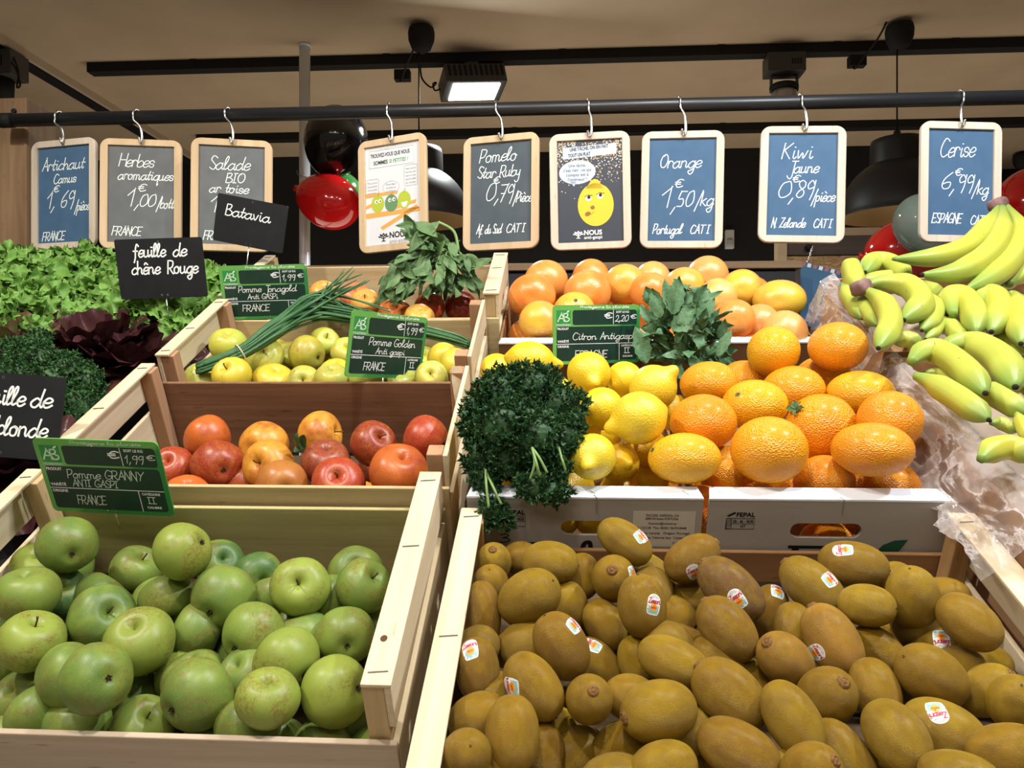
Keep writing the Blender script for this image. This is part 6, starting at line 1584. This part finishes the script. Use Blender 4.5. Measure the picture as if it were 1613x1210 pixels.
def blade(mb, base, d, n, L, Wd, rg, droop=.4, fold=.35, serr=0, tip=1.0):
    d = Vector(d).normalized(); s_ = d.cross(Vector(n))
    s_ = s_.normalized() if s_.length > 1e-4 else d.orthogonal().normalized(); n = s_.cross(d); vs = []; at = []; nu = 9; ph = rg.uniform(0, 6); tw = rg.uniform(-.5, .5)
    for i in range(nu + 1):
        t = i / nu; w_ = Wd * .5 * (math.sin(PI * min(1, t * .96 + .04)) ** .8) * (1 - .25 * t) * (1 + serr * (.10 if i % 2 else -.10))
        c = Vector(base) + d * L * (t - .15 * droop * t * t) - n * (droop * L * t * t * .5)
        for q in (-1, -.5, 0, .5, 1):
            vs.append(c + s_ * q * w_ * math.cos(tw * t) + n * (abs(q) * w_ * fold + .08 * Wd * math.sin(5 * t + ph + q * 3) + q * w_ * tw * t)); at.append(.0 if q else .75)
    mb.add(vs, [(i * 5 + j, i * 5 + j + 1, i * 5 + j + 6, i * 5 + j + 5) for i in range(nu) for j in range(4)])
    if mb.attr is None: mb.attr = []
    mb.attr += at
def herb(name, label, cx, cy, Y, mat, spots, seed, L, Wd, root, serr, droop=.35):
    """leafy bunch: spots = picture points the leaves fill, all fanning out from the root point"""
    rg = random.Random(seed); c0 = at_y(cx, cy, Y); t = empty(name, label, 'herbs', c0, (0, 0, 0), 'fresh herb bunches'); mb = MB(); R0 = at_y(*root)
    st = MB()
    for (x, y, r, n, dY) in spots:
        cc = at_y(x, y, Y + dY)
        for _ in range(n):
            p = at_y(x + rg.uniform(-r, r), y + rg.uniform(-r, r), Y + dY + rg.uniform(-.03, .03)) - c0
            d = ((p + c0) - R0).normalized() + Vector((rg.gauss(0, .45), rg.gauss(0, .35), rg.gauss(0, .40)))
            n_ = Vector((rg.gauss(0, .5), -1 + rg.gauss(0, .4), .5 + rg.gauss(0, .4)))
            l_ = L * rg.uniform(.7, 1.2); blade(mb, p - d.normalized() * l_ * .5, d, n_, l_, Wd * rg.uniform(.75, 1.15), rg, droop * rg.uniform(.2, 1.8), .3, serr)
        q = [tuple(R0 - c0), tuple((R0 - c0) * .5 + (cc - c0) * .5 + Vector((0, -.01, .01))), tuple(cc - c0)]
        st.tube(catmull(q, 5), .0019, 6)
    mb.build('foliage', mat, t, True); st.build('stalk', STALK, t, True); return t, c0
t, c0 = herb('sage_bunch', 'bunch of soft green sage lying on the jonagold apples', 690, 430, 1.53, SAGE, [(690, 410, 26, 16, -.02), (650, 425, 24, 14, -.02), (625, 452, 20, 11, -.03), (720, 430, 24, 14, -.02), (700, 436, 28, 12, -.03), (745, 440, 14, 6, 0), (670, 385, 16, 9, 0), (655, 362, 14, 7, .01), (735, 410, 14, 5, .01), (690, 375, 12, 5, .02), (636, 460, 16, 5, -.035), (680, 428, 40, 14, .03)], 7, .050, .024, (705, 395, 1.58), 0)
mb = MB(); rg = random.Random(3)
for (x, y), (x2, y2), w_ in (((655, 350), (690, 372), .03), ((690, 350), (640, 395), .034), ((735, 425), (775, 404), .022), ((640, 400), (606, 450), .032), ((662, 405), (642, 458), .03), ((668, 400), (668, 440), .03), ((705, 415), (712, 448), .022), ((690, 430), (697, 460), .028), ((640, 455), (612, 475), .03), ((655, 455), (615, 480), .018)):
    a = at_y(x, y, 1.51) - c0; b = at_y(x2, y2, 1.49) - c0; blade(mb, a, b - a, (0, -1, .5), (b - a).length, w_ * 1.0, rg, .2, .25, 0)
mb.build('foliage', SAGE, t, True)
mb = MB()
for q in ([(690, 350, 1.53), (715, 365, 1.54), (722, 395, 1.54)], [(632, 412, 1.52), (650, 400, 1.52), (668, 405, 1.53)]): mb.tube(catmull([tuple(at_y(*p) - c0) for p in q], 6), .003, 7)
mb.build('stalk', STALK, t, True)
t, c0 = herb('mint_bunch', 'bunch of dull green mint standing between lemons and grapefruit', 1080, 520, 1.36, MINT, [(1060, 490, 24, 16, -.01), (1095, 480, 22, 12, 0), (1030, 510, 20, 12, -.01), (1115, 505, 22, 12, 0), (1075, 530, 34, 24, -.02), (1120, 545, 24, 15, -.01), (1030, 550, 18, 10, -.01), (1075, 560, 30, 18, -.03), (1140, 560, 12, 6, 0), (1070, 460, 14, 7, .01), (1130, 510, 14, 7, .0), (1090, 510, 45, 18, .03)], 8, .042, .023, (1085, 575, 1.38), 1)
mb = MB(); rg = random.Random(9)
for (x, y), (x2, y2), w_ in (((1018, 572), (1002, 515), .034), ((1066, 510), (1095, 484), .034), ((1040, 500), (1028, 455), .03), ((1060, 495), (1070, 436), .034), ((1055, 490), (1048, 440), .022), ((1105, 475), (1138, 458), .012), ((1100, 505), (1125, 470), .028), ((1060, 520), (1095, 495), .04), ((1110, 545), (1090, 530), .034), ((1130, 560), (1152, 520), .022), ((1085, 570), (1115, 585), .028), ((1060, 575), (1085, 605), .018), ((1025, 480), (1018, 452), .026)):
    a = at_y(x, y, 1.315) - c0; b = at_y(x2, y2, 1.31) - c0; blade(mb, a, b - a, (0, -1, .45), (b - a).length * 1.05, w_, rg, .12, .22, 1)
mb.build('foliage', MINT, t, True)

# chives: one tied bundle lying across the golden apples
rg = random.Random(21); c0 = at_y(378, 556, 1.27); t = empty('chive_bundle', 'tied bundle of long green chives lying across the golden apples', 'herbs', c0, (0, 0, 0), 'fresh herb bunches')
for k in range(58):
    a0 = rg.uniform(-1, 1); b0 = rg.uniform(-1, 1); mb = MB(); mb.attr = None
    s0 = at_y(312 + rg.uniform(-4, 10), 580 + a0 * 10 + rg.uniform(-2, 4), 1.255 + b0 * .006); tie = at_y(378, 556 + a0 * 11, 1.268 + b0 * .008)
    mid = at_y(440 + a0 * 3, 515 + a0 * 15, 1.33 + b0 * .012); up_ = k % 5 < 2
    e0 = at_y(500 + rg.uniform(-10, 10), (474 if up_ else 492) + a0 * 14, 1.41 + b0 * .015)
    e1 = at_y(525 + rg.uniform(-10, 60), (440 if up_ else 495) + rg.uniform(-22, 18), 1.43 + b0 * .02) if k % 4 else at_y(600 + rg.uniform(-30, 30), 500 + rg.uniform(-14, 14), 1.41)
    P_ = [s0, tie, mid, e0, e1]
    if not up_ and k % 3: P_ = P_[:4]; P_ += [at_y(690 + rg.uniform(-10, 10), 528 + a0 * 7, 1.392 + b0 * .008), at_y(742 + rg.uniform(-6, 6), 544 + a0 * 5, 1.385 + b0 * .006)]
    pts = catmull([tuple(p - c0) for p in P_], 7); n = len(pts)
    mb.tube(pts, [.0024 * (1 - .75 * max(0, (i / n - .75) / .25)) if len(P_) == 5 else .0023 for i in range(n)], 6); mb.build('chive', CHIVE, t, True)
mb = MB(); cc = at_y(379, 556, 1.268) - c0; ax = (at_y(440, 515, 1.33) - at_y(312, 582, 1.255)).normalized(); u_ = ax.orthogonal().normalized(); b_ = ax.cross(u_)
mb.tube([tuple(cc + (u_ * math.cos(2 * PI * i / 20) + b_ * math.sin(2 * PI * i / 20)) * .0155) for i in range(21)], .0011, 6, caps=False); mb.build('rubber_band', plain('pale_rubber_band', (.68, .60, .42), .6, .3), t, True)

# the salad tray
t = empty('salad_tray', 'dark sloping tray under the lettuces and parsley', 'tray', (0, .82, 0))
mb = MB(); A_ = (-1.42, -.70); pts = [(0, EYE - .360), (.90, EYE + .108), (.90, EYE + .100), (0, EYE - .368)]
vs = [(A_[0], y, z) for y, z in pts] + [(A_[1], y, z) for y, z in pts]
mb.add(vs, [(0, 1, 2, 3), (7, 6, 5, 4), (0, 4, 5, 1), (1, 5, 6, 2), (2, 6, 7, 3), (3, 7, 4, 0)]); mb.build('base_sheet', MATT, t)
